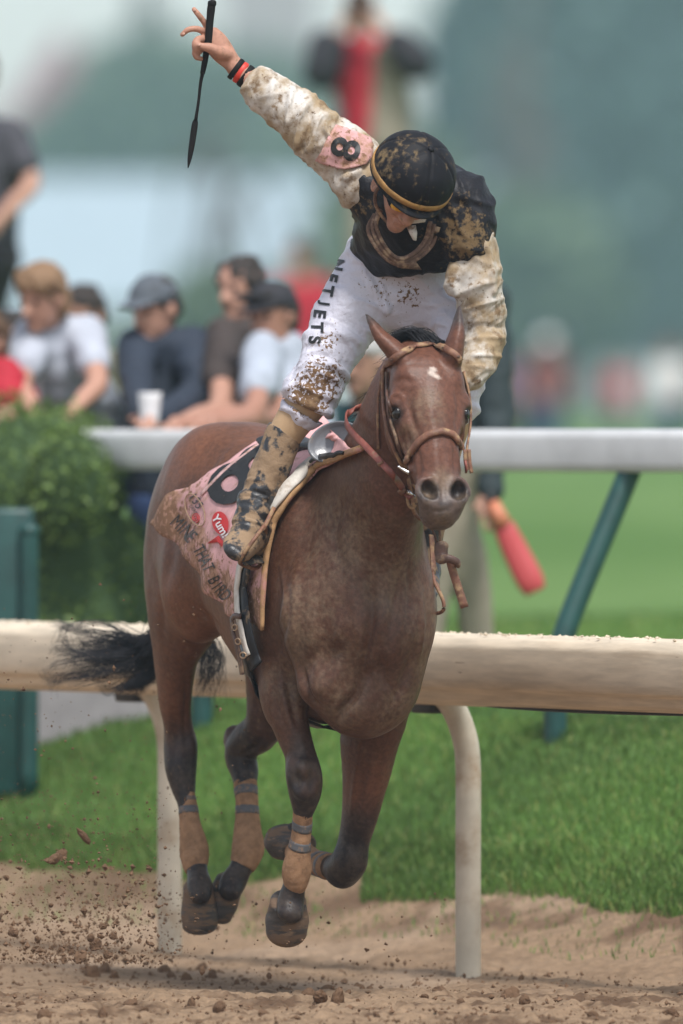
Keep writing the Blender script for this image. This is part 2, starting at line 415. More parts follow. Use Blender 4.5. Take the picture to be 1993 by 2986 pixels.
# grass blades on the bank, longest and clearest at its near edge
mat('grass_blade', (0, 0, 0), rough=.55, spec=.3, vcol='tint')
def frustum_x(y): return 1.08*996.5*(DIST+y)/FPX
def blades(n, pfun, h0, h1, w0, seed, ymax):
    r_ = np.random.default_rng(seed); pts = []
    while len(pts) < n:
        y = r_.uniform(1.2, ymax, n); x = r_.uniform(-1, 1, n)*frustum_x(y); p = railp(x, y); e_ = 1.0+.40*(vnoise(np.column_stack([x, y, 0*x])+3.3, 1.9, 3)-.5)
        ok = pfun(p-e_, r_.random(n)); pts += list(zip(x[ok], y[ok], (p-e_)[ok]))
    pts = np.array(pts[:n]); x, y = pts[:, 0], pts[:, 1]; z = gz(x, y)-.004; m = len(x)
    h = r_.uniform(h0, h1, m); a_ = r_.uniform(0, 2*np.pi, m); ln = r_.normal(0, .35, (m, 2)); w_ = w0*r_.uniform(.6, 1.3, m)
    b = np.column_stack([x, y, z]); s_ = np.column_stack([np.cos(a_), np.sin(a_), 0*a_])*w_[:, None]
    md_ = b+np.column_stack([ln*h[:, None]*.35, h*.6]); tp = b+np.column_stack([ln*h[:, None]*1.0, h])
    V_ = np.stack([b-s_, b+s_, md_+s_*.7, md_-s_*.7, tp], 1).reshape(-1, 3); k = np.arange(m)*5
    q_ = np.column_stack([k, k+1, k+2, k+3]); t_ = np.column_stack([k+3, k+2, k+4, k+4])
    cl = np.where(r_.random(m)[:, None] < .09, V3(.26, .28, .085), V3(.098, .188, .036))*r_.uniform(.65, 1.3, (m, 1))
    big = vnoise(np.column_stack([x, y, 0*x]), .9, 2); cl = cl*(.62+.75*big)[:, None]
    return V_, q_, t_, np.repeat(cl, 5, 0)
def grass_obj(name, args):
    V_, Q_, C_ = [], [], []; o_ = 0; T_ = []
    for ar in args:
        v_, q_, t_, c_ = blades(*ar); V_.append(v_); Q_.append(q_+o_); T_.append(t_[:, :3]+o_); C_.append(c_); o_ += len(v_)
    v_ = np.vstack(V_); f = [tuple(r) for r in np.vstack(Q_).tolist()]+[tuple(r) for r in np.vstack(T_).tolist()]
    me = bpy.data.meshes.new(name); me.from_pydata(v_.astype(np.float32), [], f); me.update(); vattr(me, 'tint', np.vstack(C_), True)
    o = put(name, me, None, 'grass_blade'); tag(o, 'short green turf on the bank behind the near rail', 'grass', kind='stuff'); return o
grass_obj('grass', [(52000, lambda d, r: (d > 0) & (d < 1.3), .018, .05, .0022, 11, 7.5), (26000, lambda d, r: (d > -.10) & (d < .22) & (r < .9), .025, .065, .0022, 12, 7.0),
                    (1200, lambda d, r: (d > -.5) & (d < -.06) & (r < .6), .015, .04, .0025, 13, 6.0), (22000, lambda d, r: (d > 1.2) & (d < 8), .025, .05, .004, 14, 16)])

# ================================================================== rails
mat('rail_cream', (.66, .56, .43), rough=.55, spec=.4, cscale=(.12, 1, 1), noise=(34, .16), bump=(60, .06, .003), layers=(((.36, .24, .14), 9, .54, .95, 6), ((.22, .14, .08), 55, .70, .78, 3)))
mat('post_cream', (.56, .50, .40), rough=.5, spec=.4, noise=(5, .14), layers=(((.33, .22, .13), 6, .46, .80, 5), ((.20, .13, .08), 60, .70, .78, 3)))
mat('rail_white', (.63, .64, .65), rough=.5, noise=(6, .08))
mat('post_green', (.011, .058, .052), rough=.45, noise=(8, .2))
mat('black_plastic', (.015, .015, .016), rough=.5)
MR = Matrix(((RD[0], RN[0], 0, 0), (RD[1], RN[1], 0, 0), (0, 0, 1, 0), (0, 0, 0, 1)))      # rail frame: x along, y to the infield, z up
def rail(name, label, prof, x0, x1, m, p0, z0):
    o = thing(name, label, 'rail', RP(0, p0, 0))
    prof = np.array(prof, float); rings = [np.column_stack([np.full(len(prof), x), prof]) for x in np.linspace(x0, x1, 30)]
    v_, f_ = loft(rings); me = mesh('rail_beam', v_, f_); b = put('beam', me, None, m); b.parent = o
    b.matrix_local = Matrix.Translation((0, 0, z0)) @ MR
    bv = b.modifiers.new('bevel', 'BEVEL'); bv.width = .008; bv.segments = 2; bv.limit_method = 'ANGLE'; bv.angle_limit = .5
    me.shade_auto_smooth() if hasattr(me, 'shade_auto_smooth') else None
    return o
R1 = rail('inside_rail', 'near cream plastic running rail spattered with mud behind the horse', [(-.075, .085), (-.095, .06), (-.10, -.045), (-.088, -.075), (-.055, -.085), (-.035, -.115), (.02, -.135), (.045, -.13), (.07, -.06), (.085, .0), (.08, .06), (.05, .095), (-.03, .10)], -9, 9, 'rail_cream', -.15, 1.005)
def post(root, t, p, z0, path, r_, m, name='post'):
    o = part(name, *tube([RP(t, p+a_, z0+b_) for a_, b_ in path], r_, U=RD, n=20), m, None); adopt(o, root); return o
for t in (-3.6, -1.8, 0, 1.8): post(R1, t, 0, 0, [(0, -.12), (0, .2), (0, .45), (0, .66), (-.012, .76), (-.05, .85), (-.10, .905), (-.15, .93)], .041, 'post_cream')
for t in (-1.8, 0):
    c_ = RP(t-.02, -.10, .90); part('bracket', *tube([c_+RD*-.12+V3(0, 0, .02), c_+RD*-.02, c_+RD*.10+V3(0, 0, .015)], [.03, .035, .028], [.02, .026, .02], n=10), 'black_plastic', R1)
    MB().box(RP(t-.08, -.10, .878), (.13, .06, .07), np.array(MR.to_3x3())).build('bracket', 'black_plastic', R1, bevel=.01)
part('cable', *tube([RP(-.1, -.12, .90), RP(.35, -.135, .875), RP(.9, -.135, .868), RP(1.6, -.13, .872), RP(2.4, -.13, .875)], .0055, n=6), 'black_plastic', R1)
cr_v, cr_f = [], []
def lump(c_, r_, k=None):
    """small crumb: a squashed octahedron with jittered corners"""
    o_ = len(cr_v); d = np.array([(1, 0, 0), (-1, 0, 0), (0, 1, 0), (0, -1, 0), (0, 0, 1), (0, 0, -1)])*rng.uniform(.5, 1.25, (6, 1))+rng.normal(0, .18, (6, 3))
    cr_v.extend((np.asarray(c_)+d*r_).tolist())
    for f in ((0, 2, 4), (2, 1, 4), (1, 3, 4), (3, 0, 4), (2, 0, 5), (1, 2, 5), (3, 1, 5), (0, 3, 5)): cr_f.append(tuple(i+o_ for i in f))
mat('clod', (.150, .090, .055), rough=.95, spec=.1, noise=(60, .35), bump=(150, .5, .004))
for i in range(620): lump(RP(rng.uniform(-4, 3), -.15+rng.uniform(-.07, .05), 1.105+rng.uniform(-.004, .002)), rng.uniform(.002, .007)*V3(1.4, 1.4, .8))
o = part('crumbs', cr_v, cr_f, 'rail_cream', R1, smooth=False); tag(o, kind='stuff')
R2 = rail('turf_rail', 'far white rail on green posts along the turf course', [(-.06, .075), (-.075, .05), (-.075, -.05), (-.06, -.075), (.05, -.075), (.07, -.05), (.07, .05), (.05, .075)], -6.25, 9, 'rail_white', 2.26, 1.678)
for t in (-4.6, -2.3, 0, 2.3): post(R2, t+RD@(V3(.758, 4.7, 0)-RB), 1.93, .68, [(0, -.15), (0, .12), (.004, .25), (.045, .38), (.12, .54), (.20, .70), (.28, .86), (.325, .95)], .040, 'post_green')

# green barrier box by the hedge, low concrete kerb
bx_ = thing('green_barrier', 'dark green box post with round cap at the left edge below the hedge', 'post', W(20, 2313, 6.7))
b = Clay(.01)
def rbox(mb, c_, sz): mb.box(c_, sz)
m_ = MB(); m_.box(W(20, 1900, 6.75), (.20, .25, 1.05)); m_.build('panel', 'post_green', bx_, bevel=.02)
part('post', *tube([W(86, 2330, 6.6), W(86, 2000, 6.6), W(86, 1600, 6.6), W(86, 1560, 6.6)], .034, n=16), 'post_green', bx_)
MB().sphere(W(86, 1548, 6.6), (.04, .04, .03), 10).build('cap', 'post_green', bx_)
mat('concrete', (.30, .285, .29), rough=.9, noise=(6, .15), bump=(60, .3, .006))
kb = MB(); c0 = W(270, 2050, 7.55); kb.box(c0, (.62, .8, .34), np.array([[.97, .2, 0], [-.2, .97, 0], [0, 0, 1]])); tag(kb.build('concrete_block', 'concrete', None, smooth=False, bevel=.02), 'low grey concrete block at the foot of the hedge', 'block')
pv = []; P_ = [RP(-10, 2.6, 0), RP(-3.6, 2.6, 0), RP(-3.6, 7, 0), RP(-10, 7, 0)]

# ================================================================== foliage
mat('leaf_hedge', (0, 0, 0), rough=.5, spec=.3, vcol='tint'); mat('bark', (.07, .05, .038), rough=.9, bump=(20, .6, .03))
def leaves(n, blobs, size, cols, seed):
    r_ = np.random.default_rng(seed); wts = np.array([b[1][0]*b[1][2] for b in blobs]); wts /= wts.sum(); k = r_.choice(len(blobs), n, p=wts)
    d = r_.normal(0, 1, (n, 3)); d /= np.linalg.norm(d, axis=1)[:, None]; rad = r_.uniform(.55, 1.06, n)**.6
    c_ = np.array([b[0] for b in blobs])[k]; rr = np.array([b[1] for b in blobs])[k]
    p = c_+d*rr*rad[:, None]; p += (vnoise(p, .9/size*.05, 2)[:, None]-.5)*d*rr*.5
    u = r_.normal(0, 1, (n, 3)); u /= np.linalg.norm(u, axis=1)[:, None]; w_ = np.cross(u, r_.normal(0, 1, (n, 3))); w_ /= np.linalg.norm(w_, axis=1)[:, None]+1e-9
    s_ = size*r_.uniform(.6, 1.4, (n, 1)); V_ = np.stack([p-u*s_, p+w_*s_*.5, p+u*s_, p-w_*s_*.5], 1).reshape(-1, 3); q_ = np.arange(n*4).reshape(n, 4)
    cl = np.array(cols[0])+(np.array(cols[1])-np.array(cols[0]))*r_.random((n, 1)); return V_, q_, np.repeat(cl, 4, 0)
def crown(name, parent, n, blobs, size, cols, seed):
    v_, q_, c_ = leaves(n, blobs, size, cols, seed); me = mesh_np(name, v_, q_, False); vattr(me, 'tint', c_, True); o = put(name, me, None, 'leaf_hedge'); adopt(o, parent); return o
hedge = thing('hedge', 'clipped rounded green hedge in front of the spectators on the left', 'hedge', W(150, 1990, 7.9))
hb = [(W(60, 1440, 7.9), (.36, .34, .33)), (W(170, 1400, 8.0), (.24, .3, .27)), (W(130, 1650, 8.0), (.36, .36, .32)), (W(290, 1660, 8.1), (.24, .3, .24)), (W(60, 1850, 7.9), (.4, .35, .3)), (W(250, 1840, 8.0), (.3, .34, .26)), (W(205, 1420, 7.55), (.17, .16, .24))]
crown('foliage', hedge, 22000, hb, .015, ((.085, .145, .032), (.145, .22, .055)), 3)
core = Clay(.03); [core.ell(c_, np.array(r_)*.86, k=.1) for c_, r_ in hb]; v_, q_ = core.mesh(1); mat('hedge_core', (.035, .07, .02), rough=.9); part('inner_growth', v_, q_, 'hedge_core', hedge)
part('stem', *tube([W(150, 2000, 8.0), W(150, 1800, 8.0)], .03, n=8), 'bark', hedge)
def tree(label, x, y, h, blobs, size, n, cols, seed, group='trees beyond the course'):
    z = float(gbase(x, y)); t = thing('tree', label, 'tree', (x, y, z), group)
    part('trunk', *tube([(x, y, z-.3), (x+.1, y, z+h*.25), (x-.1, y, z+h*.5), (x, y, z+h*.8)], [h*.035, h*.028, h*.02, h*.006], n=10), 'bark', t)
    r_ = np.random.default_rng(seed)
    for i in range(5):
        a_ = r_.uniform(0, 6.28); b_ = blobs[i % len(blobs)]; part('limb', *tube([(x, y, z+h*(.25+.08*i)), ((x+b_[0][0])/2, (y+b_[0][1])/2, z+h*(.4+.06*i)), b_[0]], [h*.014, h*.01, h*.004], n=6), 'bark', t)
    crown('crown', t, n, blobs, size, cols, seed); return t
def TB(px, py, dy, rp, rz=None): c_ = W(px, py, dy); k = (DIST+dy)/FPX; return (tuple(c_), (rp*k, rp*k*1.2, (rz or rp)*k))
GRN_HAZY = ((.05, .10, .092), (.09, .15, .135)); GRN2 = ((.085, .135, .075), (.135, .185, .105))  # dark trees' leaves tinted bluish: part of the distance haze is in this colour
def farx(px, dy): return float(W(px, 0, dy)[0])
tree('large dark green tree mass standing at the top right', farx(1650, 510), 510, 44, [TB(1560, 150, 510, 270), TB(1750, 60, 516, 300), TB(1900, 380, 510, 250), TB(1480, 450, 511, 230), TB(1700, 600, 510, 260)], 1.2, 6000, GRN_HAZY, 21)
tree('second dark tree behind the right hand trees, partly out of frame', farx(1980, 570), 570, 44, [TB(1980, 200, 570, 280), TB(1850, 480, 570, 260), TB(1990, 750, 570, 260), TB(1800, 850, 570, 200), TB(1620, 900, 570, 180)], 1.25, 5200, GRN_HAZY, 22)
tree('lighter green tree low on the right between the dark trees', farx(1540, 450), 450, 24, [TB(1560, 780, 450, 200), TB(1480, 700, 450, 130), TB(1640, 880, 450, 180), TB(1420, 930, 450, 170), TB(1350, 760, 450, 150)], .9, 4600, GRN2, 23)
tree('green tree on the left horizon above the pale roof', farx(420, 645), 645, 39, [TB(420, 330, 645, 190), TB(280, 420, 645, 150), TB(600, 380, 645, 190), TB(760, 330, 648, 170), TB(520, 250, 645, 120), TB(680, 480, 645, 150), TB(160, 480, 645, 120), TB(880, 420, 645, 150)], 1.3, 6000, GRN2, 24)
tree('rounded green bush standing beyond the crowd at left centre', farx(640, 300), 300, 12, [TB(640, 960, 300, 160), TB(560, 1080, 300, 170), TB(760, 1080, 300, 150), TB(880, 960, 303, 150), TB(440, 1120, 301, 140), TB(960, 860, 303, 120), TB(300, 1150, 301, 130)], .6, 5200, GRN2, 25)
tree('low green shrubs beyond the horse between rail and trees', farx(1150, 390), 390, 15, [TB(1130, 800, 390, 170), TB(1250, 950, 390, 170), TB(1080, 650, 393, 150), TB(1180, 560, 395, 150), TB(1340, 1060, 391, 120), TB(1100, 480, 393, 120)], .75, 4600, GRN2, 26)

# ================================================================== far buildings
mat('roof_pale', (.32, .39, .45), rough=.5, noise=(1, .08)); mat('wall_pale', (.40, .44, .46), rough=.7); mat('roof_red', (.20, .075, .085), rough=.8, noise=(1, .15)); mat('wall_mauve', (.36, .30, .31), rough=.8); mat('glass_dark', (.03, .04, .05), rough=.1)
def building(name, label, c_, L_, wd, h, rh, mw, mr, hip=True, nwin=0):
    c_ = np.array(c_, float); t = thing(name, label, 'building', c_)
    MB().box(c_+V3(0, 0, h/2), (L_, wd, h)).build('wall', mw, t, smooth=False)
    e_ = .4; i_ = wd/2 if hip else 0
    vv = [c_+V3(-L_/2-e_, -wd/2-e_, h), c_+V3(L_/2+e_, -wd/2-e_, h), c_+V3(L_/2+e_, wd/2+e_, h), c_+V3(-L_/2-e_, wd/2+e_, h), c_+V3(-max(L_/2-i_, .05), 0, h+rh), c_+V3(max(L_/2-i_, .05), 0, h+rh)]
    part('roof', vv, [(0, 1, 5, 4), (2, 3, 4, 5), (1, 2, 5), (3, 0, 4), (3, 2, 1, 0)], mr, t, smooth=False)
    for i in range(nwin):
        x = (i+.5)/nwin*L_-L_/2; MB().box(c_+V3(x, -wd/2-.03, h*.55), (L_/nwin*.5, .06, h*.35)).build('window', 'glass_dark', t, smooth=False)
    return t
g0 = lambda px, dy: W(px, 0, dy)*V3(1, 1, 0)+V3(0, 0, float(gbase(W(px, 0, dy)[0], dy)))
building('pavilion', 'long pale blue roofed pavilion behind the crowd', g0(470, 500), 31, 14, 5.2, 6.2, 'wall_pale', 'roof_pale', False, 10)
building('barn', 'mauve barn with pointed red roof at the upper left', g0(185, 720), 8.5, 8.5, 19.0, 6.8, 'wall_mauve', 'roof_red', True, 3)
building('tower_block', 'tall mauve building far behind the raised arm', g0(790, 840), 7.4, 7, 38, 2.5, 'wall_mauve', 'roof_red', True, 3)
# ================================================================== the horse
HF = V3(math.sin(math.radians(22)), -math.cos(math.radians(22)), 0)     # the way it runs
HL = V3(math.cos(math.radians(22)), math.sin(math.radians(22)), 0)      # its left
HO = V3(.115, 0, 0)
UP = V3(0, 0, 1)
def B(s, lat, z): return HO-HF*s+HL*lat+UP*z       # s metres behind the breast, lat to its left
def pxr(p): return p/953.0

body = SDF((-.72, -.86, .12), (.46, 1.75, 2.18), .0072)
# trunk
st = [(.02, 1.20, .13, .17), (.10, 1.18, .20, .28), (.28, 1.24, .245, .385), (.5, 1.265, .27, .415), (.75, 1.33, .272, .335), (1.0, 1.42, .235, .295), (1.2, 1.47, .215, .305), (1.37, 1.46, .17, .25), (1.47, 1.44, .10, .18)]
body.chain([B(s, 0, z) for s, z, a, b in st], [a for _, _, a, b in st], [b for _, _, a, b in st], HL, k=.03, sd=8)
# neck
nk = [(B(.36, 0, 1.36), .15, .30), (B(.20, .01, 1.43), .15, .27), (W(1118, 1400, -.03), .132, .215), (W(1150, 1270, -.12), .112, .175), (W(1188, 1150, -.21), .098, .145), (W(1218, 1085, -.28), .092, .11)]
body.chain([p for p, a, b in nk], [a for p, a, b in nk], [b for p, a, b in nk], HL, k=.09)
# muscles of breast and shoulder
body.ell(W(965, 1985, .03), (.105, .10, .10), HL, k=.06)
body.ell(W(1130, 2000, .05), (.10, .10, .10), HL, k=.06)
body.ell(W(930, 1800, .04), (.12, .10, .17), HL, k=.06)
body.ell(W(1165, 1800, .08), (.10, .10, .19), HL, k=.06)
body.ell(W(1060, 2060, .06), (.13, .12, .10), HL, k=.05)
body.ell(B(.30, -.17, 1.30), (.09, .15, .30), HL, k=.06)
body.ell(B(.30, .17, 1.30), (.09, .15, .30), HL, k=.06)
body.ell(B(.40, -.19, 1.12), (.08, .16, .15), HL, k=.05)
body.ell(B(.36, .17, 1.10), (.08, .16, .15), HL, k=.05)
# hindquarters
body.ell(B(1.20, -.085, 1.52), (.155, .23, .24), HL, k=.06); body.ell(B(1.20, .10, 1.52), (.155, .23, .24), HL, k=.06)
body.ell(B(1.32, -.125, 1.33), (.125, .17, .27), HL, k=.07); body.ell(B(1.32, .13, 1.33), (.125, .17, .27), HL, k=.07)
body.ell(B(1.12, -.15, 1.28), (.125, .15, .2), HL, k=.07); body.ell(B(1.12, .15, 1.26), (.12, .15, .2), HL, k=.07)
# right hind leg
RH = [(W(590, 1560, 1.14), .13, .20), (W(556, 1720, 1.14), .118, .175), (W(532, 1820, 1.16), .098, .15), (W(513, 1905, 1.18), .068, .105), (W(510, 2030, 1.23), .052, .068), (W(519, 2112, 1.27), .046, .056),
      (W(527, 2175, 1.28), .053, .062), (W(528, 2235, 1.26), .050, .060), (W(536, 2300, 1.24), .037, .042), (W(545, 2350, 1.22), .027, .033), (W(560, 2450, 1.19), .033, .036), (W(568, 2490, 1.18), .038, .042), (W(576, 2545, 1.14), .034, .036), (W(583, 2585, 1.10), .041, .038), (W(584, 2612, 1.075), .034, .03)]
body.chain([p for p, a, b in RH], [a for p, a, b in RH], [b for p, a, b in RH], HL, k=.035)
body.ell(W(505, 2185, 1.32), (.022, .03, .05), HL, k=.02)      # point of hock
body.ell(W(556, 2180, 1.24), (.018, .022, .04), HL, k=.015)
# left hind leg
LH = [(B(1.2, .13, 1.28), .12, .18), (W(800, 1950, 1.2), .09, .12), (W(775, 2110, 1.22), .062, .075), (W(722, 2160, 1.30), .052, .06), (W(702, 2200, 1.34), .052, .058), (W(714, 2255, 1.30), .042, .05), (W(716, 2310, 1.26), .03, .036), (W(722, 2400, 1.22), .03, .036), (W(724, 2470, 1.19), .040, .042), (W(702, 2535, 1.16), .036, .036), (W(682, 2570, 1.15), .042, .038), (W(672, 2598, 1.12), .036, .032)]
body.chain([p for p, a, b in LH], [a for p, a, b in LH], [b for p, a, b in LH], HL, k=.03)
body.seg(W(680, 2140, 1.38), W(692, 2230, 1.36), .026, .024, k=.02)
body.seg(W(672, 2160, 1.38), W(760, 2085, 1.32), .02, .025, k=.02)
# right fore leg
RF = [(B(.36, -.17, 1.16), .10, .15), (W(806, 1905, .28), .075, .115), (W(815, 1965, .24), .066, .095), (W(832, 2050, .21), .062, .078), (W(853, 2130, .19), .053, .06), (W(875, 2195, .17), .048, .05), (W(885, 2250, .16), .056, .058), (W(889, 2300, .16), .052, .056),
      (W(887, 2345, .17), .038, .040), (W(884, 2385, .18), .026, .030), (W(877, 2450, .20), .026, .030), (W(868, 2520, .22), .036, .04), (W(862, 2570, .24), .033, .036), (W(848, 2630, .25), .043, .038), (W(846, 2665, .22), .040, .03)]
body.chain([p for p, a, b in RF], [a for p, a, b in RF], [b for p, a, b in RF], HL, k=.03)
body.ell(W(800, 2010, .22), (.035, .05, .10), HL, k=.03)
body.ell(W(862, 1995, .20), (.032, .05, .11), HL, V3(.15, 0, 1), k=.03)
body.ell(W(860, 2258, .13), (.022, .022, .05), HL, k=.022); body.ell(W(912, 2266, .13), (.022, .022, .05), HL, k=.022); body.ell(W(888, 2240, .105), (.026, .015, .022), HL, k=.025); body.ell(W(886, 2310, .11), (.028, .016, .02), HL, k=.025)
# left fore leg, folded
LF = [(B(.36, .16, 1.12), .10, .15), (W(1105, 2050, .34), .095, .12), (W(1078, 2165, .36), .088, .10), (W(1066, 2270, .38), .07, .085), (W(1050, 2380, .40), .054, .068), (W(1034, 2450, .42), .048, .056), (W(1020, 2510, .43), .056, .058), (W(1000, 2538, .47), .054, .056)]
body.chain([p for p, a, b in LF], [a for p, a, b in LF], [b for p, a, b in LF], HL, k=.03)
LF2 = [(W(1000, 2535, .47), .05, .05), (W(970, 2530, .52), .036, .04), (W(935, 2520, .60), .027, .032), (W(898, 2505, .70), .03, .034), (W(876, 2492, .76), .037, .04), (W(866, 2462, .80), .034, .036), (W(862, 2430, .80), .036, .036)]
body.chain([p for p, a, b in LF2], [a for p, a, b in LF2], [b for p, a, b in LF2], HL, k=.02)
# ---- head: its own axes
HP, HM = W(1240, 1022, -.37), W(1294, 1498, -.60)
ha = unit(HM-HP); hn = unit(V3(.26, -.966, 0)-(V3(.26, -.966, 0)@ha)*ha); hl = np.cross(hn, ha); hl = hl if hl[0] > 0 else -hl
hl = unit(hl)
def H(t, lat, n): return HP+ha*t+hl*lat+hn*n
hd = [(.045, -.05, .085, .07), (.08, -.035, .105, .085), (.15, -.035, .117, .096), (.21, -.04, .112, .10), (.29, -.035, .090, .088), (.37, -.025, .078, .075), (.44, -.022, .066, .064), (.49, -.02, .063, .058), (.52, -.024, .060, .052)]
body.chain([H(t, 0, n) for t, n, a, b in hd], [a for t, n, a, b in hd], [b for t, n, a, b in hd], hl, k=.05)
for sg in (-1, 1):
    body.ell(H(.165, sg*.098, -.012), (.030, .024, .030), hl, ha, k=.02)         # brow over the eye
    body.ell(H(.10, sg*.070, -.005), (.035, .05, .05), hl, ha, k=.03)            # temple
    body.ell(H(.19, sg*.066, -.115), (.048, .095, .12), hl, ha, k=.035)          # cheek
    body.seg(H(.27, sg*.088, -.045), H(.38, sg*.075, -.038), .012, .008, k=.02)  # facial crest
    body.ell(H(.33, sg*.098, -.008), (.022, .03, .055), hl, ha, k=.03, sub=True)
    body.ell(H(.205, sg*.120, -.022), (.016, .024, .024), hl, ha, k=.012, sub=True)  # eye socket
    body.chain([H(.186, sg*.106, .008), H(.180, sg*.119, -.016), H(.192, sg*.118, -.044)], [.008, .012, .009], k=.006)   # upper lid
    body.chain([H(.20, sg*.103, .004), H(.226, sg*.112, -.018), H(.216, sg*.114, -.042)], [.004, .006, .004], k=.006)
    # nostril
    body.ell(H(.478, sg*.044, .008), (.034, .034, .050), hl, ha, k=.02)
    body.ell(H(.505, sg*.040, .010), (.028, .03, .032), hl, ha, k=.02)
    body.ell(H(.485, sg*.045, .038), (.022, .040, .035), hl+ha*.45*sg, ha, k=.007, sub=True)
    body.chain([H(.445, sg*.038, .040), H(.450, sg*.066, .028), H(.483, sg*.080, .018), H(.518, sg*.064, .026)], [.006, .009, .009, .007], k=.008)
body.chain([H(.10, 0, -.14), H(.26, 0, -.135), H(.40, 0, -.095), H(.48, 0, -.08), H(.525, 0, -.07)], [.055, .06, .045, .040, .034], [.05, .045, .036, .034, .032], hl, k=.035)      # lower jaw
body.ell(H(.520, 0, -.022), (.056, .05, .03), hl, ha, k=.03)                     # upper lip
body.ell(H(.532, 0, -.058), (.050, .034, .034), hl, ha, k=.018)                  # chin
body.chain([H(.535, -.055, -.050), H(.556, -.02, -.036), H(.556, .02, -.036), H(.535, .055, -.050)], [.004, .006, .006, .004], k=.006, sub=True)    # mouth line
body.seg(H(.38, 0, .062), H(.50, 0, .056), .006, .010, k=.03, sub=True)
# ears
def ear(base, mid, tip, face):
    p = [base, base+(mid-base)*.5, mid, mid+(tip-mid)*.55, tip]
    body.chain(p, [.050, .050, .045, .027, .004], [.034, .030, .024, .014, .004], np.cross(unit(tip-base), face), k=.02)
    body.chain([x+face*.022 for x in p[1:4]], [.013, .018, .009], [.014, .014, .008], np.cross(unit(tip-base), face), k=.008, sub=True)
ear(W(1178, 1050, -.40), W(1112, 985, -.38), W(1067, 913, -.36), unit(V3(-.75, .1, -.3)))
ear(W(1316, 1050, -.39), W(1334, 970, -.37), W(1341, 888, -.35), unit(V3(.9, .15, 0)))
v, q = body.mesh(3)
N = normals(v, q)
# fine muscle and vein relief
v = v+N*((vnoise(v*V3(1, 1, .6), 14, 2)-.5)*.006)[:, None]
S0 = Surf(v, q)
def groove(pts, wd, dep):
    """press a furrow (or raise a ridge, dep<0) into the skin along surface points"""
    global v
    P_ = catmull(np.array(pts, float), 8); L_ = []
    for p in P_:
        h_, _ = S0.at(*p)
        if h_ is not None: L_.append(h_)
    if len(L_) < 2: return
    L_ = np.array(L_); lo, hi = L_.min(0)-3*wd, L_.max(0)+3*wd; m = ((v > lo) & (v < hi)).all(1); ii = np.nonzero(m)[0]
    g = np.zeros(len(ii)); n_ = len(L_)-1
    for k_, (a_, b_) in enumerate(zip(L_[:-1], L_[1:])):      # strongest mid-way, fading out at both ends
        if np.linalg.norm(b_-a_) < .15: g = np.maximum(g, math.sin(math.pi*(k_+.5)/n_)**.8*np.exp(-(seglen(v[ii], a_, b_+1e-6)/wd)**2))
    v[ii] -= N[ii]*(dep*1.15*g)[:, None]
def seglen(p, a_, b_):
    a_ = np.asarray(a_); b_ = np.asarray(b_); t = np.clip(((p-a_)@(b_-a_))/((b_-a_)@(b_-a_)), 0, 1); return np.linalg.norm(p-a_-t[:, None]*(b_-a_), axis=1)
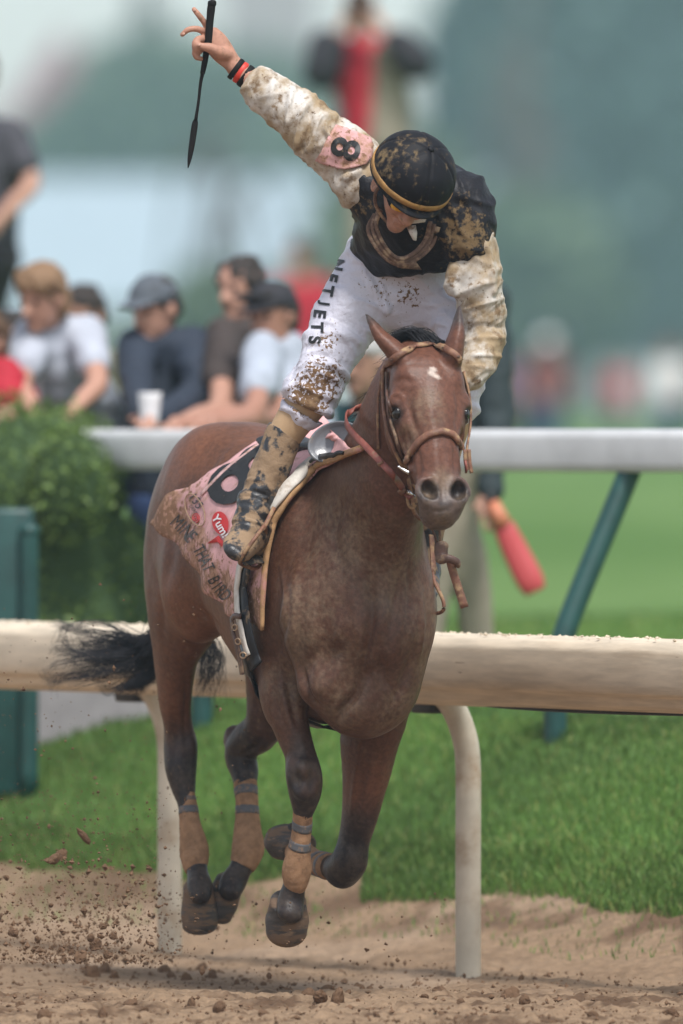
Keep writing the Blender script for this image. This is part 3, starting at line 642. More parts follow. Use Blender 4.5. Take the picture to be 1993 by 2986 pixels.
for g_ in ([[(1075, 1660), (1085, 1800), (1060, 1930), (1052, 1985)], .020, .013], [[(1052, 1975), (1040, 2020), (1000, 2070), (985, 2105)], .013, .013], [[(1000, 1880), (960, 1930), (930, 1990)], .022, .007], [[(1120, 1820), (1105, 1900), (1115, 1960), (1140, 2010)], .016, .007], [[(930, 1640), (925, 1760), (950, 1860)], .026, .005], [[(1010, 1640), (1030, 1760), (1040, 1880)], .014, -.005], [[(1190, 1640), (1195, 1760), (1180, 1880)], .014, .006],
           [[(1052, 1975), (1085, 1965), (1110, 1940)], .02, .006],
           [[(1020, 1420), (985, 1500), (970, 1570), (995, 1650), (1020, 1720)], .026, .010], [[(985, 1440), (960, 1540), (975, 1600)], .014, -.003],
           [[(895, 1600), (880, 1720), (868, 1830), (872, 1920), (905, 2000)], .03, .008], [[(868, 1930), (880, 1990), (905, 2040), (935, 2060)], .016, .012],
           [[(950, 1880), (905, 1930), (885, 1985)], .03, .008], [[(1165, 1680), (1150, 1800), (1135, 1900)], .022, .008], [[(1225, 1720), (1230, 1830), (1222, 1920)], .012, -.006], [[(1205, 1900), (1180, 1980), (1140, 2060)], .02, .006],
           [[(840, 1700), (835, 1800), (815, 1900)], .016, .008], [[(815, 1975), (835, 2060), (858, 2150)], .009, -.006], [[(838, 1960), (850, 2050), (872, 2130)], .014, .004],
           [[(800, 1960), (805, 2040), (822, 2110)], .014, .006], [[(535, 1940), (545, 2020), (540, 2100), (545, 2180)], .012, .007], [[(508, 2050), (512, 2130), (505, 2210), (512, 2280)], .012, .006],
           [[(1075, 2180), (1055, 2280), (1040, 2380)], .014, .010], [[(1105, 2200), (1085, 2300), (1065, 2400)], .012, .006], [[(1048, 2200), (1035, 2300), (1022, 2390)], .012, -.005],
           [[(860, 2225), (868, 2270), (864, 2320)], .012, .006], [[(888, 2232), (890, 2300)], .012, -.004], [[(912, 2230), (908, 2280), (910, 2320)], .011, .005],
           [[(470, 1480), (500, 1600), (480, 1720)], .03, .008], [[(700, 1280), (640, 1360), (590, 1440)], .018, -.006], [[(560, 1760), (610, 1800), (655, 1850)], .025, .008], [[(445, 1640), (470, 1760), (480, 1880)], .02, .006],
           [[(700, 2200), (735, 2185), (790, 2130)], .012, .008], [[(820, 1640), (830, 1740), (812, 1840)], .01, -.004], [[(1000, 1800), (990, 1880)], .03, -.006],
           [[(1205, 1130), (1192, 1180), (1207, 1240), (1232, 1290)], .013, .009], [[(1330, 1130), (1340, 1190), (1330, 1250)], .012, .007], [[(1245, 1150), (1262, 1230), (1275, 1330), (1285, 1390)], .016, -.004], [[(1215, 1300), (1225, 1360), (1222, 1395)], .010, .006], [[(1325, 1310), (1330, 1370)], .010, .006], [[(1135, 1180), (1145, 1155), (1165, 1150), (1180, 1165)], .005, -.005], [[(1240, 1480), (1285, 1492), (1330, 1475)], .005, .003], [[(1290, 1400), (1292, 1470)], .008, .005], [[(1170, 1215), (1190, 1290), (1200, 1340)], .010, -.005], [[(1150, 1115), (1175, 1105), (1200, 1115)], .010, .006], [[(1180, 1200), (1160, 1225)], .006, .004]):
    x_, y_ = np.mean(g_[0], 0); groove(g_[0], g_[1], g_[2]*(1.7 if 850 < x_ < 1240 and 1780 < y_ < 2110 else 1.0))
N = normals(v, q)
HORSE = Surf(v, q); HV, HQ, HN = v, q, N

# coat: bay, black points, dun mud dried on the breast
n1 = vnoise(v, 9, 4); n2 = vnoise(v, 30, 3); n3 = vnoise(v+5, 3.2, 3)
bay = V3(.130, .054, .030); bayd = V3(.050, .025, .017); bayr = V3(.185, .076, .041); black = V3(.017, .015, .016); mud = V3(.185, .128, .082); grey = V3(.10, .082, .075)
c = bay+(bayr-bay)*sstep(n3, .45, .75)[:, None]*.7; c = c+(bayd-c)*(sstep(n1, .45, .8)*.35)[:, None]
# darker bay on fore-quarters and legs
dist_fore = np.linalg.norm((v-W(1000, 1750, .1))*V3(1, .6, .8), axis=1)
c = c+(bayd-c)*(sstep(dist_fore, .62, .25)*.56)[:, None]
leg = np.zeros(len(v))
for (a_, b_, r_, z0, z1) in ((RH[3][0], RH[-1][0], .14, .92, .72), (LH[2][0], LH[-1][0], .16, .95, .72), (RF[3][0], RF[-1][0], .12, .86, .66), (LF[2][0], LF[-1][0], .13, .66, .44), (LF2[0][0], LF2[-1][0], .12, 9, 8)):
    near = sstep(seglen(v, a_, b_), r_+.05, r_); leg = np.maximum(leg, near*sstep(v[:, 2]+(n1-.5)*.22, z0, z1))
dusty = sstep(vnoise(v+6, 22, 4)*.6+vnoise(v+1, 120, 2)*.4, .42, .62)[:, None]; lc = black*1.2+(V3(.060, .047, .038)-black*1.2)*dusty*.8; c = c+(lc-c)*(leg*.94)[:, None]
hx = v-HP; ht = hx@ha; hn_ = hx@hn; hl_ = hx@hl
inhead = sstep(np.linalg.norm(v-H(.28, 0, -.03), axis=1), .42, .36)*(v[:, 1] < -.2)
c = c+(V3(.12, .05, .034)-c)*(inhead*.6)[:, None]
muz = inhead*sstep(ht+(n1-.5)*.10, .41, .50); c = c+(grey*1.15-c)*(muz*.8)[:, None]
nose = muz*sstep(np.abs(hl_+.0)+(n2-.5)*.03, .03, .012)*sstep(ht, .50, .53); c = c+(black*2-c)*(nose*.6)[:, None]
earm = sstep(v[:, 2]+(n2-.5)*.03, 2.045, 2.09); c = c+(V3(.05, .045, .045)-c)*(earm*.85)[:, None]
eyed = inhead*np.maximum(sstep(np.linalg.norm(v-H(.205, -.105, -.02), axis=1), .048, .022), sstep(np.linalg.norm(v-H(.205, .105, -.02), axis=1), .045, .02)); c = c+(black*1.4-c)*(eyed*.85)[:, None]
for sg in (-1, 1):
    nd = np.linalg.norm((v-H(.488, sg*.046, .028)), axis=1); c = c+(black-c)*(sstep(nd, .042, .028)*.85)[:, None]
# star
sd_ = np.minimum(seglen(v, H(.092, .000, .055), H(.104, -.006, .06)), seglen(v, H(.108, -.004, .06), H(.118, .012, .06))+.003); c = c+(V3(.55, .46, .40)-c)*(sstep(sd_+(n2-.5)*.020, .011, .004)*(hn_ > .02)*.8)[:, None]
mudm = np.zeros(len(v))
for (px, py, dy, r_) in ((905, 1800, 0, .14), (900, 1700, 0, .09), (985, 1900, 0, .13), (1010, 1560, -.02, .16), (1090, 1540, -.05, .14), (1130, 1680, -.02, .13), (1210, 1800, .05, .12), (1225, 1900, .08, .11), (1150, 2060, .05, .12), (820, 1990, .15, .07), (860, 2060, .15, .06), (1000, 2030, 0, .1), (1240, 1455, -.6, .035), (1350, 1460, -.6, .03), (1285, 1520, -.6, .045), (1290, 1400, -.6, .04), (1190, 1280, -.5, .05), (1250, 1190, -.5, .06), (1120, 1450, -.05, .12)):
    mudm = np.maximum(mudm, sstep(np.linalg.norm((v-W(px, py, dy))*V3(1, .7, .8), axis=1), r_*1.25, r_*.35))
front = sstep(HN@V3(.1, -1, .15), -.1, .5)
n4 = vnoise(v+2, 110, 2); mk = mudm*front*sstep(n1*.35+n2*.3+n4*.35, .36, .62); c = c+(mud-c)*(mk*.62)[:, None]
dust = front*sstep(vnoise(v+3, 70, 2), .55, .8)*sstep(dist_fore, .75, .3)*(1-leg); c = c+(mud-c)*(dust*.22)[:, None]
spk = sstep(vnoise(v+9, 95, 1), .83, .9)*sstep(v[:, 2], 1.6, 1.2)*(v[:, 1] > .6); c = c+(mud*.9-c)*(spk*.55)[:, None]
horse = thing('racehorse', 'muddy bay racehorse in mid stride with white star and bandaged legs', 'horse', B(.6, 0, 0))
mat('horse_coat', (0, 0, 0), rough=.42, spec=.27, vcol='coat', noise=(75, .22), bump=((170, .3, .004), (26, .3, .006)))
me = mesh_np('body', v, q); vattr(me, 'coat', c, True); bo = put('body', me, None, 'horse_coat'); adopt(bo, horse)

# eyes
mat('eye_dark', (.010, .007, .006), rough=.16, spec=.5)
for sg in (-1, 1):
    MB().sphere(H(.206, sg*.106, -.018), (.015, .026, .023), 10, hl, ha).build('eye', 'eye_dark', horse)

# bandages
mat('bandage', (.34, .20, .115), rough=.95, spec=.1, noise=(30, .22), bump=((420, .5, .003), (38, .5, .008)), layers=(((.16, .09, .055), 22, .55, .78, 4),))
mat('tape', (.10, .10, .105), rough=.6, layers=(((.30, .19, .12), 60, .5, .7, 3),))
def wrap(stations, tapes):
    P_ = [W(*s[0]) for s in stations]; ru = [s[1] for s in stations]; rv = [s[2] for s in stations]
    M = catmull(np.column_stack([P_, ru, rv]), 10); T, u, w_ = frames(M[:, :3], HL); th = np.linspace(0, 2*np.pi, 28, endpoint=False); rings = []
    for i in range(len(M)):
        r = 1+.035*np.sin(i*1.9+th*1.0)*0+.03*(vnoise(np.column_stack([np.cos(th)*2, np.sin(th)*2, np.full(28, i*.55)])+M[i, :3]*7, 1, 2)-.5)*2
        rings.append(M[i, :3]+np.outer(np.cos(th)*M[i, 3]*r, u[i])+np.outer(np.sin(th)*M[i, 4]*r, w_[i]))
    o = part('leg_wrap', *loft(rings), 'bandage', horse)
    for (i0, i1) in tapes:
        n_ = len(M); j0, j1 = i0*(n_-1), i1*(n_-1); rr = []
        for jj in np.linspace(j0, j1, 5):
            a_ = int(min(jj, n_-2)); t = jj-a_; rg = rings[a_]*(1-t)+rings[a_+1]*t; cc = rg.mean(0); tl = T[a_]*.006*np.sin(th)[:, None]
            rr.append(cc+(rg-cc)*(1.035+.0)+tl)
        tp = part('tape_band', *loft(rr), 'tape', None); tp.parent = o
    return o
wrap([((545, 2316, 1.23), .026, .032), ((549, 2350, 1.22), .029, .034), ((555, 2405, 1.20), .034, .038), ((563, 2450, 1.19), .042, .044), ((567, 2485, 1.18), .047, .048), ((570, 2520, 1.16), .041, .044), ((573, 2538, 1.15), .034, .038)], [(.03, .09), (.17, .24)])
wrap([((716, 2283, 1.28), .037, .042), ((720, 2330, 1.25), .036, .040), ((722, 2380, 1.23), .038, .040), ((723, 2430, 1.21), .046, .046), ((724, 2475, 1.19), .052, .05), ((712, 2515, 1.17), .044, .044), ((706, 2530, 1.165), .038, .04)], [(.06, .14), (.24, .32)])
wrap([((884, 2362, .175), .030, .034), ((882, 2405, .19), .030, .034), ((877, 2450, .20), .031, .035), ((872, 2490, .21), .037, .04), ((866, 2535, .225), .046, .046), ((863, 2570, .235), .039, .042), ((861, 2592, .245), .031, .034)], [(.12, .22), (.33, .43)])
wrap([((962, 2527, .53), .046, .042), ((940, 2521, .59), .044, .04), ((912, 2512, .66), .042, .04), ((890, 2500, .72), .044, .044), ((875, 2490, .76), .046, .048), ((868, 2470, .79), .040, .042)], [(.02, .09), (.19, .27)])

# hooves: flared walls, hollow sole
mat('hoof_horn', (.055, .046, .042), rough=.55, noise=(40, .3), layers=(((.17, .108, .068), 14, .42, .56, 5), ((.24, .16, .10), 30, .58, .7, 4)), bump=((90, .4, .003), (20, .4, .006)), cscale=(.5, .5, 2.0))
mat('shoe_metal', (.16, .14, .13), rough=.5, metal=.6, layers=(((.24, .16, .10), 30, .45, .55, 3),))
def hoof(top, down, fwd, r=.052, L_=.085, flare=1.28):
    down = unit(down); fwd = unit(np.asarray(fwd)-(np.asarray(fwd)@down)*down); side = np.cross(down, fwd); th = np.linspace(0, 2*np.pi, 28, endpoint=False); rings = []
    for t, sc_ in ((-.16, .80), (-.06, .97), (0, 1.0), (.08, .985), (.35, 1.08), (.7, 1.2), (.95, flare), (1.0, flare*.985)):
        c_, s_ = np.cos(th), np.sin(th); lo = np.where(c_ > 0, 1.0, .82); dep = L_*t*(np.where(c_ > 0, 1, .72+.28*(1+c_)))
        rings.append(np.asarray(top)+np.outer(c_*r*sc_*1.08*lo+t*L_*.30, fwd)+np.outer(s_*r*sc_*.98, side)+np.outer(dep, down))
    o = part('hoof', *loft(rings, cap=True), 'hoof_horn', horse)
    base = rings[-1]; cc = base.mean(0); inner = cc+(base-cc)*.72
    rr = [base*1.0+down*.0005, cc+(base-cc)*1.005+down*.009, inner+down*.009, inner+down*.0005]
    vv, ff = loft([*rr, rr[0]], cap=False); s = part('shoe', vv, ff, 'shoe_metal', None); s.parent = o
    return o
hoof(W(579, 2590, 1.12), V3(.03, .50, -1), V3(.05, -1, -.45), .050, .108, 1.16)
hoof(W(670, 2574, 1.17), V3(-.40, .55, -1), V3(-.3, -1, -.3), .048, .098, 1.16)
hoof(W(841, 2630, .28), V3(-.06, .95, -1), V3(-.05, -1, -.9), .058, .092, 1.14)
hoof(W(874, 2468, .79), V3(-.30, .55, .42), V3(-.5, .2, -.75), .060, .082, 1.12)
# ================================================================== the jockey
jock = thing('person', 'jockey in muddy white silks and black cap standing in the stirrups, arm raised', 'person', W(1150, 1640, .3)*V3(1, 1, 0)+V3(0, 0, 1.35))
mat('skin', (.42, .215, .15), rough=.55, spec=.35, noise=(60, .12), bump=(140, .25, .002), layers=(((.24, .15, .09), 45, .57, .72, 5),))
mat('silk_white', (.62, .59, .55), rough=.55, noise=(20, .06), bump=((60, .2, .005), (22, .25, .012)),
    layers=(((.34, .25, .15), 8, .37, .62, 6), ((.20, .13, .07), 26, .50, .68, 6), ((.13, .08, .045), 70, .62, .70, 4)))
mat('silk_black', (.012, .012, .016), rough=.5, spec=.22, bump=((50, .2, .006), (10, .4, .03)), layers=(((.17, .115, .06), 48, .56, .72, 6, 'dirt'),))
mat('breeches', (.63, .62, .71), rough=.5, bump=((16, .5, .03), (70, .12, .004)), layers=(((.17, .095, .045), 85, .59, .66, 5, 'dirt'), ((.36, .25, .14), 17, .66, .95, 5, 'dirt')))
mat('stocking', (.46, .31, .18), rough=.75, noise=(14, .12), bump=(60, .1, .003))
mat('boot_leather', (.025, .026, .03), rough=.35, bump=((40, .4, .01), (110, .3, .004)), layers=(((.28, .19, .115), 17, .44, .53, 7),))
mat('cap_black', (.010, .010, .013), rough=.55, spec=.15, bump=(70, .15, .003), layers=(((.20, .14, .075), 42, .52, .78, 7, 'dirt'),))
mat('gold_band', (.33, .18, .055), rough=.6, noise=(40, .25))
mat('rubber_black', (.010, .009, .009), rough=.6, spec=.15, layers=(((.12, .09, .06), 60, .62, .8, 4),))
mat('red_band', (.55, .035, .02), rough=.5)
mat('pink_cloth', (.66, .37, .37), rough=.8, noise=(30, .1), bump=(120, .2, .003), layers=(((.40, .225, .15), 26, .50, .74, 6, 'dirt'), ((.24, .13, .075), 60, .62, .74, 4, 'dirt')))
mat('ink_black', (.012, .012, .013), rough=.5, layers=(((.16, .11, .07), 55, .56, .72, 4),))
mat('ink_print', (.012, .012, .014), rough=.5)
mat('lens_reflection', (.75, .42, .04), rough=.15, spec=.8)  # yellow reflection on one goggle lens, painted as its base colour
mat('lens_clear', (.30, .17, .13), rough=.1, spec=.9)
mat('kerchief', (.15, .085, .06), rough=.85, bump=(50, .6, .01), noise=(30, .4), layers=(((.36, .25, .16), 30, .48, .66, 5),))

def dirt_attr(me, v, spots, base):
    d = np.full(len(v), base, float)
    for (px, py, dy, r_, k) in spots: d = np.maximum(d, base+k*sstep(np.linalg.norm((v-W(px, py, dy))*V3(1, .5, 1), axis=1), r_, r_*.2))
    vattr(me, 'dirt', d)
def wrinkle(v, N, dirn, fa, fc, amp, seed=0):
    dirn = unit(dirn); a_ = v@dirn; rest = v-np.outer(a_, dirn); p = rest*fc+np.outer(a_*fa, dirn)+seed*3.17
    n_ = vnoise(p+.35*vnoise(v+seed, 9, 2)[:, None]*fc*.08, 1, 2); r_ = (1-np.abs(2*n_-1)); r_ = np.clip((r_-.45)/.55, 0, 1)**1.6
    return v+N*(amp*(r_-.25))[:, None]
def folds(v, N, lines):
    """raised creases: lines of ((px,py,dy) points, width, height)"""
    for pts, wd, ht in lines:
        L_ = catmull(np.array([W(*p) for p in pts]), 5) if len(pts) > 2 else np.array([W(*p) for p in pts])
        d = np.full(len(v), 9.)
        for a_, b_ in zip(L_[:-1], L_[1:]): d = np.minimum(d, seglen(v*V3(1, .35, 1), a_*V3(1, .35, 1), b_*V3(1, .35, 1)))
        v = v+N*(ht*np.exp(-(d/wd)**2))[:, None]
    return v

# ---- axes of the bowed head
CH = W(1207, 516, -.24)
hu = unit(V3(.43, -.66, .60)); hf = unit(V3(.08, -.56, -.80)); hf = unit(hf-(hf@hu)*hu); hr = np.cross(hf, hu)
def K(r_, f_, u_): return CH+hr*r_+hf*f_+hu*u_
# ---- body (skin): one surface from head to fingers
jb = Clay(.0045)
def KF(r_, f_, u_): return K(r_, f_-.004, u_*.92+.002)
jb.ell(KF(0, -.005, .0), (.078, .096, .085), hr, hu, k=.02)
jb.ell(KF(0, .035, -.075), (.062, .062, .07), hr, hu, k=.03)
jb.chain([KF(0, .055, -.115), KF(0, .075, -.155)], [.045, .030], k=.02)                    # jaw, chin
jb.seg(KF(0, .095, -.045), KF(0, .118, -.085), .011, .017, k=.012)                         # nose
jb.ell(KF(-.016, .108, -.09), (.010,)*3, k=.006); jb.ell(KF(.016, .108, -.09), (.010,)*3, k=.006)
for sg in (-1, 1):
    jb.ell(KF(sg*.04, .072, -.075), (.028, .024, .03), hr, hu, k=.02)
    jb.ell(KF(sg*.034, .094, -.042), (.016, .012, .012), hr, hu, k=.012, sub=True)
    jb.ell(KF(sg*.086, -.012, -.080), (.013, .025, .040), hr, hu, k=.008)                 # ears
    jb.ell(KF(sg*.098, -.006, -.080), (.008, .014, .022), hr, hu, k=.006, sub=True)
jb.chain([KF(-.024, .098, -.118), KF(0, .106, -.116), KF(.024, .098, -.118)], [.006, .009, .006], k=.006)
jb.chain([KF(-.02, .096, -.132), KF(0, .103, -.134), KF(.02, .096, -.132)], [.006, .009, .006], k=.006)
jb.chain([KF(-.02, .106, -.125), KF(0, .114, -.125), KF(.02, .106, -.125)], [.003, .004, .003], k=.003, sub=True)
jb.chain([K(0, -.03, -.07), W(1215, 585, -.08), W(1212, 640, .05)], [.062, .062, .08], k=.03)
jb.chain([W(1210, 600, .02), W(1195, 680, .12), W(1180, 800, .26)], [.13, .12, .12], [.09, .09, .1], V3(.95, 0, -.3), k=.04)
SH_R, EL_R, WR_R = W(1045, 515, .03), W(893, 358, .0), W(690, 200, .04)
jb.chain([W(1120, 570, .02), SH_R, W(960, 425, .02), EL_R, W(800, 285, .02), WR_R], [.07, .06, .046, .043, .038, .028], [.07, .06, .046, .043, .036, .024], V3(.6, 0, .8), k=.02)
SH_L, EL_L, WR_L = W(1370, 630, -.02), W(1420, 960, .0), W(1335, 1105, -.10)
jb.chain([W(1290, 590, .02), SH_L, W(1400, 800, -.02), EL_L, W(1385, 1040, -.05), WR_L], [.07, .058, .046, .042, .037, .027], k=.02)
jb.chain([W(1180, 810, .26), W(1105, 815, .27), W(1020, 940, .2), W(940, 1085, .12), W(880, 1190, .14), W(790, 1370, .15), W(742, 1480, .14)], [.11, .10, .072, .054, .046, .044, .036], k=.03)
jb.chain([W(1180, 810, .26), W(1245, 850, .27), W(1340, 960, .2), W(1350, 1100, .16), W(1305, 1300, .27), W(1240, 1600, .36)], [.11, .09, .07, .054, .048, .036], k=.03)
# raised hand
def fing(pts, r_, k=.006): jb.chain([W(*p) for p in pts], r_, k=k, sd=4)
jb.chain([W(690, 198, .04), W(672, 177, .035), W(650, 152, .03), W(628, 122, .03), W(612, 98, .03)], [.026, .030, .037, .038, .030], [.021, .019, .018, .017, .014], V3(.62, .0, .78)*1.0+V3(0, .2, 0), k=.012)
fing([(612, 92, .035), (597, 66, .02), (580, 44, .012), (566, 27, .012)], [.0115, .0098, .009, .0075])         # index, pointing up
fing([(603, 103, .03), (590, 90, .012), (571, 84, .0), (549, 87, -.008), (532, 101, -.006)], [.0115, .0105, .0098, .009, .0075])     # middle, crooked
fing([(602, 118, .025), (584, 114, -.005), (571, 124, -.022), (571, 142, -.024), (584, 150, -.012)], [.0125, .012, .0112, .0105, .009])   # ring, round the whip
fing([(612, 142, .02), (590, 142, -.002), (570, 150, -.016), (573, 166, -.014), (588, 172, -.004)], [.012, .0105, .0095, .009, .0075])   # little
fing([(662, 160, .02), (636, 152, -.012), (613, 140, -.026), (592, 136, -.030), (577, 131, -.032)], [.018, .019, .0155, .0118, .009], k=.008)     # thumb across
# left hand on the rein
jb.chain([WR_L, W(1318, 1125, -.12), W(1298, 1142, -.14)], [.027, .036, .032], [.02, .02, .018], V3(.5, 0, .8), k=.012)
for i in range(4):
    jb.chain([W(1302+i*6, 1128+i*9, -.15), W(1284+i*6, 1136+i*9, -.17), W(1280+i*6, 1152+i*8, -.16), W(1296+i*5, 1158+i*7, -.14)], [.011, .010, .0095, .008], k=.005)
jb.chain([W(1325, 1115, -.13), W(1305, 1116, -.165), W(1286, 1124, -.18)], [.013, .011, .009], k=.005)
v, q = jb.mesh(2); part('body', v, q, 'skin', jock)
# nails of the raised hand
mat('nail', (.46, .25, .18), rough=.3)
for (px, py, dy, d) in ((568, 29, .004, (-.4, -.5, .7)), (535, 98, -.014, (-.6, -.6, .3)), (580, 130, -.040, (-.5, -.8, .3))):
    MB().sphere(W(px, py, dy), (.0055, .007, .0022), 6, V3(.7, 0, .7), V3(*d)).build('fingernail', 'nail', jock)

# ---- silks: black body
jk = Clay(.006)
UL = V3(.95, 0, -.30)
jk.chain([W(1178, 772, .24), W(1180, 745, .20), W(1200, 680, .09), W(1212, 610, .0), W(1222, 560, -.03)], [.150, .160, .175, .168, .13], [.125, .132, .135, .125, .10], UL, k=.03)
jk.ell(W(1070, 545, .02), (.075, .085, .08), UL, k=.05)
jk.ell(W(1345, 600, -.02), (.085, .09, .095), UL, k=.05)
jk.chain([W(1340, 590, -.02), W(1366, 660, -.04), W(1368, 712, -.04)], [.085, .086, .074], k=.04)
jk.ell(W(1260, 560, .10), (.15, .12, .10), UL, k=.05)
jk.ell(W(1215, 590, -.16), (.085, .06, .06), UL, k=.03, sub=True)       # open neck
# hem
jk.cut(W(1185, 800, .1), V3(.10, .0, -1), k=.012)
v, q = jk.mesh(2); N = normals(v, q)
v = wrinkle(v, N, V3(.2, 0, 1), 14, 7, .011, 1); N = normals(v, q); v = wrinkle(v, N, V3(1, 0, .5), 24, 9, .006, 4)
o = part('vest', v, q, 'silk_black', jock)
dirt_attr(o.data, v, [(1360, 690, -.05, .13, .34), (1330, 620, -.05, .13, .20), (1050, 590, 0, .09, .18), (1230, 700, -.05, .12, .10), (1300, 720, 0, .12, .12)], -.10)

# ---- sleeves
sv = Clay(.0052)
sv.chain([W(1062, 520, .02), W(1010, 458, .02), W(930, 398, .0), W(876, 342, .0), W(820, 301, .01), W(782, 271, .02), W(762, 254, .03), W(750, 245, .035)], [.095, .092, .086, .078, .070, .067, .063, .056], [.085, .08, .074, .066, .06, .057, .052, .045], V3(.6, 0, .8), k=.01)
sv.ell(W(718, 221, .04), (.046, .03, .040), V3(.6, 0, .8), k=.008, sub=True)
sv.chain([W(1035, 560, .0), W(1010, 520, -.01)], [.05, .045], k=.03)
v, q = sv.mesh(2); N = normals(v, q)
AX = unit(W(722, 224, .04)-W(1010, 458, .02))
v = wrinkle(v, N, AX+V3(.0, 0, -.45), 34, 8, .006, 2); v = wrinkle(v, normals(v, q), AX+V3(.4, 0, .2), 18, 7, .005, 12)
v = folds(v, normals(v, q), [([(912, 285, 0), (880, 330, -.06), (868, 400, -.06), (872, 440, -.02)], .011, .016), ([(852, 255, 0), (846, 300, -.06), (838, 360, -.06), (836, 393, 0)], .009, .012), ([(895, 305, -.02), (905, 360, -.07), (880, 440, -.05)], .010, -.014), ([(975, 340, -.01), (935, 345, -.06), (915, 400, -.07), (900, 440, -.05)], .010, .014), ([(950, 335, -.03), (948, 375, -.07), (960, 395, -.07)], .007, .012), ([(800, 230, 0), (790, 280, -.05), (775, 330, -.03)], .008, .009), ([(765, 195, .0), (748, 235, -.03), (695, 266, 0)], .010, .008), ([(1010, 520, -.05), (1045, 500, -.08)], .012, .014)])
o = part('sleeve', v, q, 'silk_white', jock)

sv = Clay(.0052)
sv.chain([W(1372, 655, -.03), W(1392, 740, -.03), W(1396, 830, -.03), W(1405, 900, -.01), W(1412, 970, .0), W(1404, 1030, -.03), W(1378, 1078, -.07), W(1352, 1102, -.09)], [.070, .066, .074, .070, .066, .062, .054, .042], [.075, .072, .076, .074, .072, .066, .056, .042], V3(1, 0, .2), k=.01)
sv.chain([W(1345, 800, -.05), W(1325, 830, -.06)], [.045, .03], k=.03)
sv.ell(W(1340, 1112, -.10), (.03, .03, .03), k=.01, sub=True)
v, q = sv.mesh(2); N = normals(v, q)
v = wrinkle(v, N, V3(-.6, 0, .8), 30, 7, .006, 7); v = wrinkle(v, normals(v, q), V3(.6, 0, .6), 18, 7, .005, 17)
v = folds(v, normals(v, q), [([(1330, 860, -.08), (1390, 835, -.12), (1455, 815, -.05)], .007, .007), ([(1345, 905, -.06), (1400, 890, -.1), (1465, 870, -.05)], .006, .006), ([(1350, 1000, -.06), (1400, 985, -.1), (1470, 985, -.05)], .007, .008), ([(1355, 1040, -.08), (1410, 1035, -.12), (1460, 1040, -.05)], .006, .007), ([(1360, 1065, -.1), (1400, 1070, -.12), (1440, 1075, -.06)], .006, .006), ([(1345, 960, -.06), (1400, 950, -.1), (1470, 955, -.05)], .008, -.008), ([(1405, 690, -.1), (1432, 760, -.1), (1440, 850, -.08)], .010, .009)])
part('sleeve', v, q, 'silk_white', jock)

# ---- breeches
br = Clay(.0058)
br.chain([W(1200, 745, .22), W(1180, 810, .26), W(1165, 850, .27)], [.135, .150, .14], [.12, .135, .13], V3(1, 0, -.12), k=.03)
br.chain([W(1120, 770, .25), W(1085, 830, .24), W(1010, 935, .19), W(968, 1015, .15), W(942, 1085, .12), W(915, 1145, .12), W(896, 1182, .125)], [.125, .122, .100, .089, .082, .084, .080], [.13, .125, .10, .09, .084, .082, .074], V3(.85, 0, .45), k=.04)
br.chain([W(1235, 800, .26), W(1275, 860, .25), W(1325, 915, .2), W(1350, 980, .15), W(1345, 1080, .15), W(1335, 1180, .17)], [.12, .10, .083, .077, .07, .066], [.12, .105, .09, .08, .07, .066], V3(.7, 0, .7), k=.04)
br.ell(W(892, 1192, .125), (.075, .08, .03), unit(V3(.85, 0, -.45)), k=.01, sub=True)
v, q = br.mesh(2); N = normals(v, q)
TH = unit(W(940, 1085, .12)-W(1085, 830, .24))
v = wrinkle(v, N, TH+V3(.25, 0, .1), 20, 6, .010, 3); v = wrinkle(v, normals(v, q), V3(.3, 0, 1), 11, 6, .006, 8)
low = sstep(seglen(v, W(930, 1110, .1), W(890, 1190, .12)), .16, .08); v = v+normals(v, q)*((vnoise(v, 30, 2)-.5)*.016*low)[:, None]
v = folds(v, normals(v, q), [([(1005, 720, .12), (1060, 790, .1), (1110, 870, .1), (1128, 905, .12)], .012, .010), ([(1040, 730, .12), (1090, 800, .1), (1122, 880, .1)], .008, -.010), ([(1070, 770, .1), (1110, 830, .1), (1128, 890, .12)], .008, .008), ([(1130, 910, .12), (1170, 870, .1), (1250, 850, .1), (1330, 845, .12)], .010, .008), ([(1150, 920, .12), (1220, 905, .1), (1300, 915, .1)], .008, .009), ([(1170, 940, .1), (1240, 935, .1), (1310, 950, .1)], .008, .008),
    ([(905, 930, .05), (950, 935, .08), (1000, 960, .08), (1045, 1000, .1)], .010, .008), ([(985, 960, .05), (1020, 1000, .06), (1040, 1040, .08)], .008, .008), ([(890, 1040, .02), (940, 1050, .03), (990, 1075, .06), (1012, 1100, .1)], .009, .009), ([(885, 1070, .02), (935, 1085, .02), (985, 1110, .05)], .008, .010), ([(835, 1140, .08), (870, 1105, .04), (900, 1075, .04)], .012, .014), ([(850, 1160, .06), (910, 1185, .04), (960, 1205, .08)], .009, .012), ([(870, 1120, .04), (930, 1150, .02), (985, 1165, .05)], .008, .010)])
o = part('breeches', v, q, 'breeches', jock)
dirt_attr(o.data, v, [(935, 1110, .05, .12, .24), (900, 1160, .06, .10, .30), (960, 1000, .08, .07, .16), (965, 960, .08, .05, .12), (1130, 850, .1, .09, .13), (1195, 860, .1, .08, .17), (1060, 830, .1, .05, .10), (1110, 780, .1, .05, .10)], -.07)
BREE = Surf(v, q)

